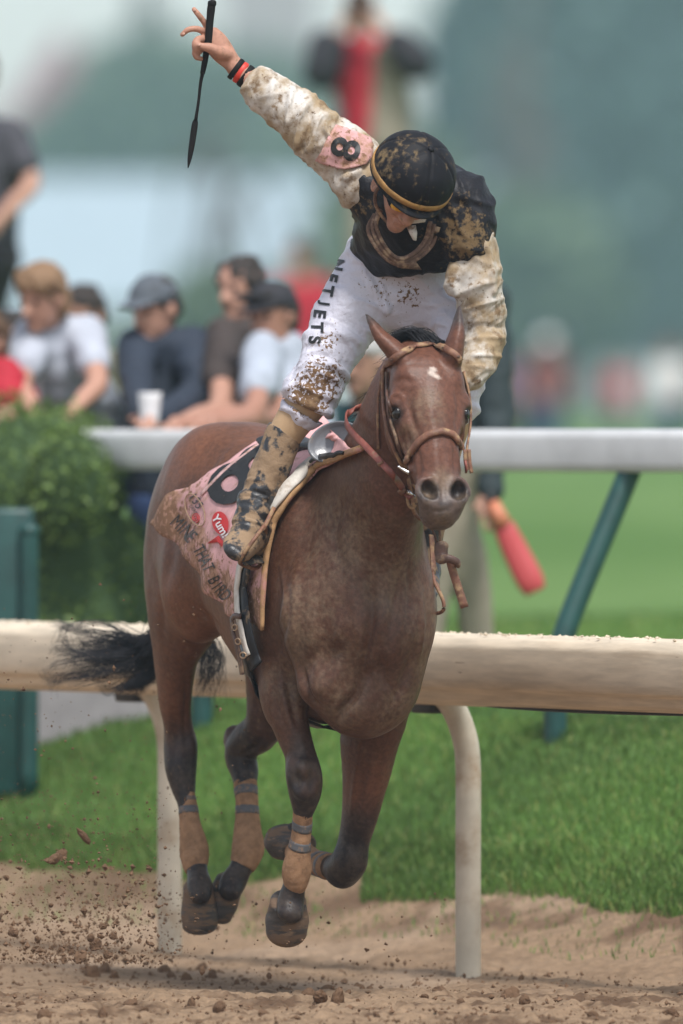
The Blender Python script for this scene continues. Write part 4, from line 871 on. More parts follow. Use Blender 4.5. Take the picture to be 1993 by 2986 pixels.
# ---- stockings and boots
bt = Clay(.005)
for pts in ([(925, 1140, .12), (880, 1195, .125), (832, 1268, .135), (810, 1320, .14)],):
    bt.chain([W(*p) for p in pts], [.064, .062, .053, .050], k=.01)
v, q = bt.mesh(2); part('stocking', v, q, 'stocking', jock)
bt = Clay(.005); bt.chain([W(*p) for p in ((1335, 1160, .17), (1318, 1240, .22), (1292, 1330, .28))], [.058, .056, .05], k=.01); v, q = bt.mesh(2); part('stocking', v, q, 'stocking', jock)
bt = Clay(.005)
bt.chain([W(831, 1262, .135), W(810, 1320, .14), W(786, 1382, .14), W(762, 1430, .135), W(745, 1465, .13), W(738, 1500, .12), W(734, 1530, .11)], [.056, .057, .059, .054, .052, .056, .055], [.056, .062, .064, .058, .054, .06, .06], V3(.9, 0, .4), k=.01)
bt.chain([W(740, 1545, .12), W(716, 1575, .07), W(694, 1600, .03), W(683, 1610, .0)], [.056, .055, .05, .036], [.042, .036, .030, .022], V3(.85, .1, -.5), k=.03)
bt.seg(W(748, 1540, .14), W(742, 1590, .14), .045, .042, k=.03)                     # heel
bt.cut(W(833, 1254, .135), unit(V3(.44, 0, .9)), k=.006)
v, q = bt.mesh(2); N = normals(v, q); ank = sstep(np.linalg.norm(v-W(745, 1480, .1), axis=1), .13, .05); v = wrinkle(v, N, V3(-.3, -.4, -1), 34, 9, .010, 5)*ank[:, None]+v*(1-ank[:, None]); v = v+N*((vnoise(v, 22, 3)-.5)*.010)[:, None]
part('boot', v, q, 'boot_leather', jock)
mat('boot_sole', (.03, .028, .026), rough=.8, layers=(((.2, .14, .09), 30, .45, .6, 4),))
part('boot_sole', *tube([W(750, 1618, .14), W(735, 1620, .10), W(712, 1618, .06), W(690, 1628, .02)], [.040, .044, .046, .036], [.008, .008, .008, .006], U=V3(.85, .1, -.5), n=14), 'boot_sole', jock)
bt = Clay(.005)
bt.chain([W(1294, 1320, .28), W(1262, 1450, .34), W(1240, 1600, .36), W(1236, 1660, .33)], [.054, .058, .05, .052], k=.01)
bt.chain([W(1236, 1670, .33), W(1240, 1710, .24), W(1242, 1735, .17)], [.048, .046, .036], [.036, .032, .024], V3(1, 0, 0), k=.02)
v, q = bt.mesh(2); part('boot', v, q, 'boot_leather', jock)

# ---- helmet
hm = Clay(.005)
hm.ell(K(0, -.012, .008), (.131, .138, .114), hr, hu, k=.01)
hm.cut(K(0, 0, -.030), -hu+hf*.10, k=.008)
hm.ell(K(0, -.012, -.03), (.108, .116, .09), hr, hu, k=.006, sub=True)
v, q = hm.mesh(2); N = normals(v, q)
# cap seams
loc = v-K(0, -.012, 0); az = np.arctan2(loc@hr, loc@hf); hgt = loc@hu
seam = np.min([np.abs(np.angle(np.exp(1j*(az-a_)))) for a_ in np.radians([0, 60, 120, 180, 240, 300])], 0)*np.hypot(loc@hr, loc@hf)
v = v-N*(.0035*np.exp(-(seam/.0045)**2)*(hgt > -.01))[:, None]+N*(.005*(vnoise(v, 26, 2)-.5))[:, None]
helm = part('helmet', v, q, 'cap_black', jock)
dirt_attr(helm.data, v, [(1140, 470, -.33, .12, .20), (1180, 430, -.33, .12, .14), (1310, 500, -.3, .08, .08), (1230, 560, -.33, .1, .05)], -.10)
def rim(u_, grow, a0=0, a1=360, tilt=.10):
    P_ = []
    for a_ in np.radians(np.linspace(a0, a1, 60)):
        rr = math.sqrt(max(.05, 1-((u_-.008)/.114)**2)); P_.append(K(math.sin(a_)*(.131*rr+grow), -.012+math.cos(a_)*(.138*rr+grow), u_+tilt*math.cos(a_)*.13))
    return np.array(P_)
P_ = rim(-.008, .0015); n_ = P_-P_.mean(0); b_ = part('hat_band', *strap(P_, n_/np.linalg.norm(n_, axis=1)[:, None], .021, .003, sd=1), 'gold_band', None); b_.parent = helm; b_.matrix_parent_inverse = Matrix.Identity(4)
P_ = rim(-.027, .001); n_ = P_-P_.mean(0); b_ = part('rim', *tube(P_, .006, n=8, sd=1), 'cap_black', None); b_.parent = helm; vattr(b_.data, 'dirt', np.full(len(b_.data.vertices), -.05))
# peak
rings = []
for i in range(7):
    t = i/6; a_ = np.radians(np.linspace(-62, 62, 25)); ext = .026*t*(np.cos(a_*1.35).clip(0))
    rings.append(np.array([K(math.sin(x)*(.127+ext_*.35), -.012+math.cos(x)*(.136+ext_), -.024+.013*math.cos(x)-.008*t*t-.0*x) for x, ext_ in zip(a_, ext)]))
vv, ff = loft(rings, closed=False); pk = part('peak', vv, ff, 'cap_black', None); pk.parent = helm; vattr(pk.data, 'dirt', np.full(len(pk.data.vertices), .0)); md = pk.modifiers.new('thick', 'SOLIDIFY'); md.thickness = .004
b_ = MB().sphere(K(0, -.012, .123), (.011, .011, .006), 8, hr, hu).build('button', 'cap_black', None); b_.parent = helm; vattr(b_.data, 'dirt', np.full(len(b_.data.vertices), -.1))
# goggles, worn over the eyes and filthy
for sg in (-1, 1):
    gl = MB().sphere(KF(sg*.036, .098, -.046), (.034, .012, .023), 10, hr, hu).build('goggle_lens', 'lens_reflection' if sg > 0 else 'lens_clear', jock)
gf = MB(); 
for sg in (-1, 1):
    P_ = [KF(sg*.036+.037*math.cos(x), .095-.010*abs(math.cos(x))*(1 if sg*math.cos(x) > 0 else .1), -.046+.025*math.sin(x)) for x in np.linspace(0, 2*math.pi, 25)]
    gf.tube(P_, .0045, n=8, sd=1)
gf.tube([KF(-.006, .102, -.044), KF(.006, .102, -.044)], .005, n=8, sd=1); gf.build('goggle_frame', 'rubber_black', jock)
for sg in (-1, 1): part('goggle_strap', *strap([KF(sg*.074, .085, -.046), KF(sg*.088, .03, -.038), KF(sg*.090, -.03, -.034), KF(sg*.07, -.09, -.04)], [hr*sg]*4, .016, .003), 'rubber_black', jock)
for sg in (-1, 1): part('chin_strap', *tube([KF(sg*.088, .035, -.03), KF(sg*.098, .03, -.075), KF(sg*.080, .045, -.125), KF(sg*.03, .065, -.165), KF(0, .07, -.172)], .0055, n=8), 'kerchief', jock)
# kerchief pulled down round the neck, collar points
loop = [(1095, 628, -.17), (1076, 672, -.19), (1108, 732, -.20), (1155, 768, -.18), (1208, 757, -.17), (1256, 716, -.15), (1275, 660, -.15)]
for i, (sh, r_) in enumerate(((0, .011), (9, .010), (17, .008))):
    part('neck_kerchief', *tube([W(x+(1180-x)*sh*.012, y-sh*.9-(0 if i else 0), d-.008*i) for x, y, d in loop], r_, r_*.7, n=8), 'kerchief', jock)
part('kerchief_point', *loft([np.array([W(1150, 765, -.19), W(1205, 752, -.18)]), np.array([W(1158, 778, -.19), W(1215, 765, -.17)]), np.array([W(1170, 778, -.18), W(1228, 783, -.14)])], closed=False), 'kerchief', jock)
mat('collar_white', (.62, .56, .52), rough=.7, layers=(((.3, .2, .13), 40, .55, .7, 4),))
part('collar', *loft([np.array([W(1178, 640, -.20), W(1250, 625, -.18)]), np.array([W(1185, 655, -.21), W(1240, 648, -.19)])], closed=False), 'collar_white', jock)
part('collar', *loft([np.array([W(1185, 660, -.20), W(1212, 658, -.20)]), np.array([W(1195, 682, -.21), W(1215, 680, -.20)]), np.array([W(1205, 700, -.21), W(1212, 702, -.20)])], closed=False), 'collar_white', jock)
for o in jock.children:
    if o.name.startswith(('collar', 'kerchief_point')): md = o.modifiers.new('thick', 'SOLIDIFY'); md.thickness = .006
# wrist bands
def ring_band(c0, c1, ru, rv, m, nm):
    part(nm, *tube([c0, (c0*.7+c1*.3), (c0*.3+c1*.7), c1], [ru*.96, ru, ru, ru*.96], [rv*.96, rv, rv, rv*.96], U=V3(.6, 0, .8), n=24, sd=2), m, jock)
ring_band(W(695, 206, .04), W(683, 197, .04), .037, .031, 'rubber_black', 'wrist_band')
ring_band(W(709, 216, .04), W(696, 207, .04), .036, .030, 'red_band', 'wrist_band')
ring_band(W(725, 228, .04), W(710, 217, .04), .038, .032, 'rubber_black', 'wrist_band')
# ================================================================== hair
mat('hair_black', (.022, .022, .026), rough=.5, spec=.3, noise=(20, .3))
def hair(name, strands, r0, m, parent):
    V_, F_ = [], []
    for P_ in strands:
        P_ = catmull(np.asarray(P_), 4); T = np.gradient(P_, axis=0); T /= np.linalg.norm(T, axis=1)[:, None]+1e-9
        u = np.cross(T, V3(.3, -1, .1)); u /= np.linalg.norm(u, axis=1)[:, None]+1e-9; w_ = np.cross(T, u); n_ = len(P_); r_ = r0*(1-.75*np.linspace(0, 1, n_)**1.5); o = len(V_)
        for i in range(n_):
            for a_ in (0, 2.09, 4.19): V_.append(P_[i]+r_[i]*(math.cos(a_)*u[i]+math.sin(a_)*w_[i]))
        for i in range(n_-1):
            for j in range(3): k = (j+1) % 3; F_.append((o+3*i+j, o+3*i+k, o+3*i+3+k, o+3*i+3+j))
    o = part(name, np.array(V_), np.array(F_), m, parent); tag(o, kind='stuff'); return o
G = lambda s=1.0: rng.normal(0, s, 3)
# tail: streams back and to the side, plus the part hanging between the legs
ts = []
dock = B(1.44, .0, 1.50)
for lk in range(34):
    a_ = (lk+.5)/34*.9+rng.normal(0, .05); reach = rng.random()**.7; tx = 400-265*reach+rng.normal(0, 10); ty = 1835+185*a_+rng.normal(0, 12); dpt = 1.78+.14*rng.random(); cur = rng.normal(0, 26)
    c0 = [W(548, 1730, 1.70), W(482, 1858+34*(a_-.5), 1.72), W(430, 1895+75*(a_-.4), 1.76), W(tx*.45+430*.55, ty*.5+(1895+75*(a_-.4))*.5-cur, dpt), W(tx+25, ty-cur*.6, dpt+.02), W(tx, ty+.3*cur, dpt+.03)]
    jit = [.025, .020, .013, .010, .008, .012]
    for i in range(int(16+26*(1-reach))):
        sp = rng.normal(0, 1, 3)*V3(1, 1, 1); e_ = 1+.25*rng.normal()
        ts.append([dock+G(.02)]+[p+sp*jt+G(.003)*(1+1.5*(n_ > 3)) for n_, (p, jt) in enumerate(zip(c0, jit))])
for i in range(160):
    a_ = rng.random(); ts.append([dock+G(.02), W(560, 1760, 1.72)+G(.02), W(580+50*a_, 1880, 1.7)+G(.01), W(600+70*a_-20, 1940, 1.68)+G(.008), W(565+rng.random()*115*(.3+.7*a_), 1960+rng.random()*90, 1.66)+G(.01)])
for i in range(260):
    a_ = rng.random(); ts.append([dock+G(.03), W(520, 1800, 1.74)+G(.03), W(460, 1900+60*a_, 1.74)+G(.015), W(430-30*a_, 1960+40*a_, 1.75)+G(.012), W(425-rng.random()*100, 2010+20*rng.random()-.12*rng.random()*100, 1.77)+G(.006)])
hair('tail', ts, .0012, 'hair_black', horse)
ms = []
for i in range(420):   # forelock swept across the poll
    a_ = rng.random(); b_ = rng.random(); x0 = 1300-60*a_; top = 958+26*b_
    ms.append([W(x0, 1015-12*b_, -.33)+G(.006), W(x0-40, top+12, -.31+.05*b_)+G(.005), W(1210-30*a_, top+3, -.30+.06*b_)+G(.006), W(1150-25*a_+20*b_, top+14+10*a_, -.30+.05*b_)+G(.007)])
cr = catmull(np.array([W(1232, 1000, -.24), W(1185, 1060, -.12), W(1120, 1170, .0), W(1060, 1270, .10), W(990, 1335, .24)]), 12)
for i in range(520):
    p = cr[rng.integers(len(cr))]+G(.008); l_ = .04+.05*rng.random(); d = unit(V3(-.75, .55, .20)+G(.2))
    ms.append([p, p+d*l_*.4, p+d*l_*.75+V3(0, 0, -.012), p+d*l_+V3(-.01, 0, -.045)+G(.01)])
hair('mane', ms, .0015, 'hair_black', horse)

# ================================================================== lettering laid on a surface
def text2d(s, bold=False, fine=False):
    cu = bpy.data.curves.new('t', 'FONT'); cu.body = s; cu.align_x = 'CENTER'; cu.align_y = 'CENTER'; cu.resolution_u = 4
    if bold: cu.offset = .022 if bold is True else bold
    o = bpy.data.objects.new('t', cu); COL.objects.link(o); dg = bpy.context.evaluated_depsgraph_get(); me = bpy.data.meshes.new_from_object(o.evaluated_get(dg))
    import bmesh
    bm = bmesh.new(); bm.from_mesh(me); bmesh.ops.triangulate(bm, faces=bm.faces)
    for _ in range(5 if fine else 3):
        ed = [e_ for e_ in bm.edges if e_.calc_length() > (.045 if fine else .12)]
        if ed: bmesh.ops.subdivide_edges(bm, edges=ed, cuts=1); bmesh.ops.triangulate(bm, faces=bm.faces)
    v_ = np.array([x.co[:2] for x in bm.verts]); bm.verts.index_update(); f_ = [tuple(x.index for x in p.verts) for p in bm.faces]; bm.free()
    bpy.data.objects.remove(o); bpy.data.curves.remove(cu); bpy.data.meshes.remove(me)
    return v_, f_
def letter(name, s, px, up, size, surf, m, parent, off=.0025, stretch=1.0, bold=False, lo=None, hi=None):
    """lay s around pixel px; up: direction of the letters' tops in the picture; size: letter height in pixels"""
    v_, f_ = text2d(s, bold, size > 60); up = np.array(up, float); up /= np.hypot(*up); rt = np.array((-up[1], up[0]))
    c_ = v_-(v_.max(0)+v_.min(0))/2; k = size/(np.ptp(c_[:, 1])+1e-9)
    P_ = []; last = None
    for x, y in c_:
        q_ = np.array(px)+rt*x*k*stretch+up*y*k; h_, n_ = surf.at(q_[0], q_[1], off)
        P_.append(h_); last = h_ if h_ is not None else last
    ok = [p is not None for p in P_]; f_ = [f for f in f_ if all(ok[i] for i in f)]
    P_ = [p if p is not None else V3(0, 0, 0) for p in P_]
    if not f_: return
    f_ = [f for f in f_ if max(np.linalg.norm(P_[f[0]]-P_[f[1]]), np.linalg.norm(P_[f[1]]-P_[f[2]])) < .05]
    used = sorted({i for f in f_ for i in f}); ix = {i: j for j, i in enumerate(used)}
    o = part(name, [P_[i] for i in used], [tuple(ix[i] for i in f) for f in f_], m, None, smooth=True); adopt(o, parent) if parent.parent is None else None
    if parent.parent is not None: o.parent = parent
    return o
def poly(name, pts, surf, m, parent, off=.0022, n=9):
    """a flat printed patch: polygon in picture coordinates laid on surf"""
    pts = np.array(pts, float); c_ = pts.mean(0); V_ = []; F_ = []; N_ = len(pts)
    for i in range(n+1):
        for p in pts: q_ = c_+(p-c_)*(i/n if i else .01); h_, _ = surf.at(q_[0], q_[1], off); V_.append(h_)
    for i in range(n):
        for j in range(N_):
            f = (i*N_+j, i*N_+(j+1) % N_, (i+1)*N_+(j+1) % N_, (i+1)*N_+j)
            if all(V_[k] is not None for k in f): F_.append(f)
    V_ = [x if x is not None else V3(0, 0, 1.5) for x in V_]
    return part(name, V_, F_, m, parent)

for ch, x, y, ang in (('N', 986, 772, 12), ('E', 969, 811, 12), ('T', 957, 849, 10), ('J', 946, 884, 8), ('E', 935, 917, 8), ('T', 927, 955, 3), ('S', 920, 992, 0)):
    letter('letter', ch, (x, y), (math.cos(math.radians(ang)), math.sin(math.radians(ang))), 36, BREE, 'ink_print', jock, .003, stretch=1.0, bold=.042)

# number cloth on the raised arm
SLV = [o for o in jock.children if o.name.startswith('sleeve')][0]
sm = SLV.data; SL_S = Surf(np.array([x.co for x in sm.vertices]), [tuple(p.vertices) for p in sm.polygons])
ab = poly('arm_band', [(975, 366), (1010, 380), (1045, 394), (1078, 408), (1085, 428), (1080, 458), (1066, 480), (1040, 494), (1011, 498), (985, 490), (950, 478), (925, 466), (938, 440), (955, 405)], SL_S, 'pink_cloth', jock, .012)
dirt_attr(ab.data, np.array([x.co for x in ab.data.vertices]), [], .10)
a_ = np.array([x.co for x in ab.data.vertices]); AB_S = Surf(a_, [tuple(p.vertices) for p in ab.data.polygons])
md = ab.modifiers.new('thick', 'SOLIDIFY'); md.thickness = .004; md.offset = -1
letter('numeral', '8', (1008, 434), (-1, -.30), 88, AB_S, 'ink_black', ab, .003, stretch=1.05, bold=True)
part('arm_strap', *tube([W(972, 352, .06), W(960, 356, -.03), W(930, 430, -.05), W(918, 478, 0)], .012, .004, U=V3(.7, 0, .7), n=8), 'rubber_black', jock)

# ================================================================== whip
whip = thing('riding_whip', 'thin black riding whip with leather flap held in the raised hand', 'whip', W(549, 491, 0))
part('handle', *tube([W(619, 6, .0), W(617, 20, 0), W(613, 60, 0), W(608, 120, .0), W(601, 160, .0), W(596, 190, .0), W(591, 215, .005)], [.006, .0125, .0115, .0115, .010, .009, .0075], n=14), 'rubber_black', whip)
part('knob', *tube([W(620, -1, .0), W(620, 3, 0), W(619, 10, 0), W(618, 17, 0)], [.004, .0115, .0135, .0125], n=14), 'rubber_black', whip)
part('shaft', *tube([W(592, 212, .005), W(586, 240, .006), W(579, 300, .008), W(571, 352, .01)], [.0065, .0052, .0045, .0055], n=10), 'rubber_black', whip)
part('flap', *tube([W(572, 346, .01), W(569, 362, .01), W(562, 410, .01), W(554, 460, .01), W(549, 490, .01)], [.004, .0095, .0095, .007, .0015], [.003, .003, .003, .003, .001], U=V3(1, 0, .1), n=10), 'rubber_black', whip)

# ================================================================== saddle cloth
def plerp(pts, t):
    pts = np.array(pts, float); d = np.r_[0, np.cumsum(np.hypot(*np.diff(pts, axis=0).T))]; d /= d[-1]
    return np.column_stack([np.interp(t, d, pts[:, i]) for i in range(2)])
def coons(A, Bt, C, D, nu, nv):
    """A left (top->bottom), C right (top->bottom), D top, Bt bottom (left->right)"""
    u = np.linspace(0, 1, nu); v_ = np.linspace(0, 1, nv); a_, c_, d_, b_ = plerp(A, v_), plerp(C, v_), plerp(D, u), plerp(Bt, u)
    U_, V_ = np.meshgrid(u, v_, indexing='ij'); U_ = U_[..., None]; V_ = V_[..., None]
    L_ = (1-V_)*d_[:, None]+V_*b_[:, None]+(1-U_)*a_[None]+U_*c_[None]
    return L_-((1-U_)*(1-V_)*a_[0]+U_*(1-V_)*c_[0]+(1-U_)*V_*a_[-1]+U_*V_*c_[-1])
def drape(grid, surf, off):
    nu, nv = grid.shape[:2]; dys = np.full((nu, nv), np.nan); Nn = np.zeros((nu, nv, 3)); P_ = np.zeros((nu, nv, 3))
    for i in range(nu):
        for j in range(nv):
            h_, n_ = surf.at(*grid[i, j])
            if h_ is not None: P_[i, j] = h_; Nn[i, j] = n_; dys[i, j] = h_[1]
    ok = np.argwhere(~np.isnan(dys))
    for i, j in np.argwhere(np.isnan(dys)):
        k = ok[((ok-(i, j))**2).sum(1).argmin()]; P_[i, j] = W(*grid[i, j], dys[tuple(k)]); Nn[i, j] = Nn[tuple(k)]; 
    for _ in range(3):
        Q_ = P_.copy(); Q_[1:-1, 1:-1] = .5*P_[1:-1, 1:-1]+.125*(P_[2:, 1:-1]+P_[:-2, 1:-1]+P_[1:-1, 2:]+P_[1:-1, :-2]); P_ = Q_
    o_ = off if np.ndim(off) else np.full((nu, nv), off)
    return P_+Nn*o_[..., None]
def gridmesh(P_):
    nu, nv = P_.shape[:2]; ix = np.arange(nu*nv).reshape(nu, nv)
    return P_.reshape(-1, 3), np.column_stack([ix[:-1, :-1].ravel(), ix[:-1, 1:].ravel(), ix[1:, 1:].ravel(), ix[1:, :-1].ravel()])
A = [(930, 1225), (850, 1246), (767, 1284), (660, 1362), (585, 1436), (545, 1438), (522, 1447), (500, 1490), (473, 1537)]
Bt = [(473, 1537), (520, 1575), (561, 1609), (590, 1672), (614, 1724), (649, 1755), (672, 1785), (700, 1800), (740, 1815), (777, 1838)]
C = [(1050, 1318), (940, 1378), (870, 1445), (812, 1525), (786, 1640), (777, 1838)]
D = [(930, 1225), (980, 1262), (1050, 1318)]
gr = coons(A, Bt, C, D, 46, 60); uu, vv_ = np.meshgrid(np.linspace(0, 1, 46), np.linspace(0, 1, 60), indexing='ij')
pn = np.dstack([uu*3, vv_*5, uu*0]).reshape(-1, 3)
off = .016+.016*(vnoise(pn, 1.6, 2).reshape(46, 60)-.3)+.03*np.clip(1-uu*3, 0, 1)*sstep(vv_, .5, .8)+.010*np.sin(uu*26)*sstep(vv_, .7, 1)
PC = drape(gr, HORSE, off)
cloth = thing('saddle_cloth', 'dirty pink saddle cloth with black numeral and lettering under the saddle', 'saddle cloth', B(.7, -.2, 1.6))
cv, cq = gridmesh(PC); co_ = part('cloth', cv, cq, 'pink_cloth', cloth); CL_S = Surf(cv, cq)
d_ = -.03+.20*sstep(vv_, .70, .92)+.12*np.clip(1-uu*4.0, 0, 1)*sstep(vv_, .45, .6)+.08*sstep(uu, .85, .97); vattr(co_.data, 'dirt', d_.reshape(-1))
md = co_.modifiers.new('thick', 'SOLIDIFY'); md.thickness = .006; md.offset = -1
# border and numeral
mat('cloth_border', (.60, .38, .36), rough=.9, noise=(40, .2), layers=(((.30, .17, .10), 45, .48, .66, 5),))
hem = [CL_S.at(*p, .004) for p in plerp([(870, 1245), (767, 1290), (662, 1370), (590, 1444)], np.linspace(0, 1, 16))]
part('hem', *strap([h[0] for h in hem if h[0] is not None], [h[1] for h in hem if h[0] is not None], .018, .003, sd=2), 'cloth_border', cloth)
mat('numeral_black', (.016, .016, .018), rough=.75, noise=(50, .3), layers=(((.2, .13, .09), 70, .66, .8, 4),))
letter('numeral', '8', (712, 1384), (.80, -.60), 235, CL_S, 'numeral_black', cloth, .006, stretch=.72, bold=True)
path = plerp([(510, 1532), (535, 1556), (562, 1590), (585, 1632), (604, 1672), (622, 1712), (650, 1745)], np.linspace(0, 1, 14))
txt = 'MINE THAT BIRD'
for i, chx in enumerate(txt):
    if chx == ' ': continue
    p = path[i]; d = path[min(i+1, 13)]-path[max(i-1, 0)]; d /= np.hypot(*d); n_ = np.array((d[1], -d[0]))
    letter('letter', chx, tuple(p+n_*14), tuple(n_), 40 if i < 4 else 36, CL_S, 'ink_black', cloth, .004, stretch=.62)
letter('letter', '135', (577, 1463), (.80, -.55), 25, CL_S, 'ink_black', cloth, .004, stretch=.9)
letter('letter', 'DERBY', (570, 1490), (.80, -.55), 9, CL_S, 'ink_black', cloth, .004)
mat('print_red', (.55, .012, .012), rough=.6); mat('print_white', (.72, .68, .68), rough=.6); mat('print_tan', (.40, .27, .17), rough=.9)
th = np.linspace(0, 2*math.pi, 24, endpoint=False)
poly('logo', [(647+24*math.cos(a_)+4*math.sin(a_), 1526+33*math.sin(a_)) for a_ in th], CL_S, 'print_red', cloth, .005)
poly('logo', [(608, 1586), (642, 1562), (660, 1584), (650, 1596), (640, 1582)], CL_S, 'print_red', cloth, .005)
letter('letter', 'Yum!', (650, 1535), (.86, -.50), 24, CL_S, 'print_white', cloth, .008, bold=True)
sp = [CL_S.at(574+(2+a_*.72)*math.cos(a_), 1511+(2+a_*.9)*math.sin(a_), .004)[0] for a_ in np.linspace(0, 14, 50)]
part('rose_emblem', *tube([p for p in sp if p is not None], .0016, n=5, sd=1), 'print_red', cloth)
ov = [CL_S.at(572+28*math.cos(a_)+8*math.sin(a_), 1488+46*math.sin(a_)+10*math.cos(a_), .004)[0] for a_ in np.linspace(0, 2*math.pi, 40)]
part('crest_outline', *tube([p for p in ov if p is not None], .002, n=5, sd=1), 'print_tan', cloth)

# ================================================================== saddle, girth, stirrups
saddle = thing('racing_saddle', 'small black racing saddle with white girth strap on the bay horse', 'saddle', B(.5, 0, 1.7))
mat('saddle_leather', (.014, .014, .016), rough=.4, spec=.3, bump=(50, .2, .004), layers=(((.26, .18, .11), 20, .56, .72, 6),))
mat('saddle_grey', (.16, .17, .19), rough=.28, spec=.7, bump=(40, .25, .006), layers=(((.33, .23, .13), 16, .55, .70, 7),))
mat('pad_tan', (.42, .25, .12), rough=.9, noise=(30, .25), bump=(150, .4, .004), layers=(((.55, .26, .25), 12, .52, .72, 4),))
mat('web_white', (.62, .58, .52), rough=.75, noise=(25, .12), layers=(((.34, .25, .17), 18, .54, .75, 5),))
mat('leather_muddy', (.17, .075, .045), rough=.6, noise=(30, .3), bump=(70, .3, .003), layers=(((.34, .22, .12), 26, .46, .66, 5),))
mat('leather_red', (.22, .062, .045), rough=.5, noise=(30, .25), layers=(((.28, .17, .12), 30, .58, .75, 4),))
mat('leather_brown', (.085, .042, .03), rough=.5, noise=(40, .3), layers=(((.26, .175, .11), 24, .48, .68, 4),))
mat('steel', (.62, .62, .63), rough=.25, metal=1)
sd_ = Clay(.006)
sd_.chain([B(.34, 0, 1.69), B(.46, 0, 1.70), B(.62, 0, 1.68), B(.80, 0, 1.72)], [.07, .085, .11, .09], [.02, .022, .024, .02], HL, k=.02)
sd_.chain([B(.45, -.10, 1.66), B(.45, -.19, 1.58), B(.45, -.25, 1.47)], [.09, .10, .07], [.012, .012, .010], HF, k=.02)
sd_.chain([B(.45, .10, 1.66), B(.45, .19, 1.58), B(.45, .25, 1.47)], [.09, .10, .07], [.012, .012, .010], HF, k=.02)
v, q = sd_.mesh(2); part('seat', v, q, 'saddle_leather', saddle)
# dished pommel plate
pc = W(977, 1289, .03); pn_ = unit(V3(-.25, -1, .25)); px_ = unit(np.cross(pn_, V3(0, 0, 1)))*-1; pz = np.cross(px_, pn_)*-1; pz = pz if pz[2] > 0 else -pz
rings = []
for (rr, dd) in ((1.0, -.006), (1.03, .0), (1.0, .006), (.93, .004), (.8, -.006), (.5, -.018), (.02, -.024)):
    rings.append(np.array([pc+px_*(.083*rr*math.cos(x))+pz*(.064*rr*math.sin(x)+.012*math.cos(x))+pn_*dd for x in np.linspace(0, 2*math.pi, 36, endpoint=False)]))
part('pommel', *loft(rings), 'saddle_grey', saddle)
def on(path, off, surf=None): return [(surf or HORSE).at(*p, off) for p in path]
def surfstrap(name, path, width, m, parent, off=.006, thick=.004, n=24, surf=None):
    h_ = [x for x in on(plerp(path, np.linspace(0, 1, n)), off, surf) if x[0] is not None]
    return part(name, *strap([x[0] for x in h_], [x[1] for x in h_], np.interp(np.linspace(0, 1, len(h_)), np.linspace(0, 1, len(width)), width) if np.ndim(width) else width, thick, sd=2), m, parent)
hp = [x for x in on(plerp([(1072, 1306), (1010, 1332), (955, 1358), (900, 1406), (850, 1460), (814, 1525), (797, 1600), (789, 1660), (784, 1760), (781, 1834)], np.linspace(0, 1, 22)), .022) if x[0] is not None]
part('pad_edge', *tube([x[0] for x in hp], np.interp(np.linspace(0, 1, len(hp)), [0, .3, .6, 1], [.020, .022, .016, .007]), np.interp(np.linspace(0, 1, len(hp)), [0, .3, .6, 1], [.011, .013, .010, .006]), U=np.array([np.cross(x[1], V3(.5, 0, -.8)) for x in hp])[0], n=10, sd=2), 'pad_tan', saddle)
BOTH = HORSE
surfstrap('saddle_flap', [(965, 1342), (905, 1392), (858, 1438), (815, 1500), (785, 1560)], [.03, .045, .045, .035, .02], 'web_white', saddle, .040, .008)
surfstrap('saddle_flap', [(1040, 1322), (975, 1345), (940, 1368)], [.012, .02, .02], 'saddle_leather', saddle, .044, .006)
surfstrap('girth', [(748, 1640), (738, 1700), (736, 1780), (748, 1850), (762, 1910), (772, 1945)], [.085, .085, .08, .075, .07, .06], 'saddle_leather', saddle, .032, .005)
surfstrap('overgirth', [(760, 1600), (735, 1660), (727, 1720), (728, 1780), (742, 1850), (756, 1905)], [.045, .044, .040, .036, .03, .025], 'web_white', saddle, .040, .004)
surfstrap('girth_tab', [(742, 1800), (728, 1795), (718, 1806), (722, 1840), (734, 1890), (748, 1960)], [.018, .02, .022, .026, .026, .026], 'leather_brown', saddle, .046, .005)
for (x, y) in ((732, 1828), (740, 1862), (752, 1900)):
    h_, n_ = HORSE.at(x, y, .054); t_ = unit(np.cross(n_, V3(.2, 0, -1)))
    part('buckle', *tube([h_+t_*.018*math.cos(a_)+np.cross(n_, t_)*.009*math.sin(a_) for a_ in np.linspace(0, 2*math.pi, 17)], .0026, n=6, sd=1), 'print_tan', saddle)
# girth on round under the belly
def around(s, angs, off):
    out = []
    for a_ in np.radians(angs):
        d = HL*math.cos(a_)+UP*math.sin(a_); h_, n_ = HORSE.ray(B(s, 0, 1.25), d, off)
        if h_ is not None and h_[2] > .78: out.append((h_, n_ if n_@d > 0 else -n_))
    return out
g_ = around(.40, np.arange(-150, 61, 14), .012); part('girth', *strap([x[0] for x in g_], [x[1] for x in g_], .075, .005, sd=2), 'saddle_leather', saddle)
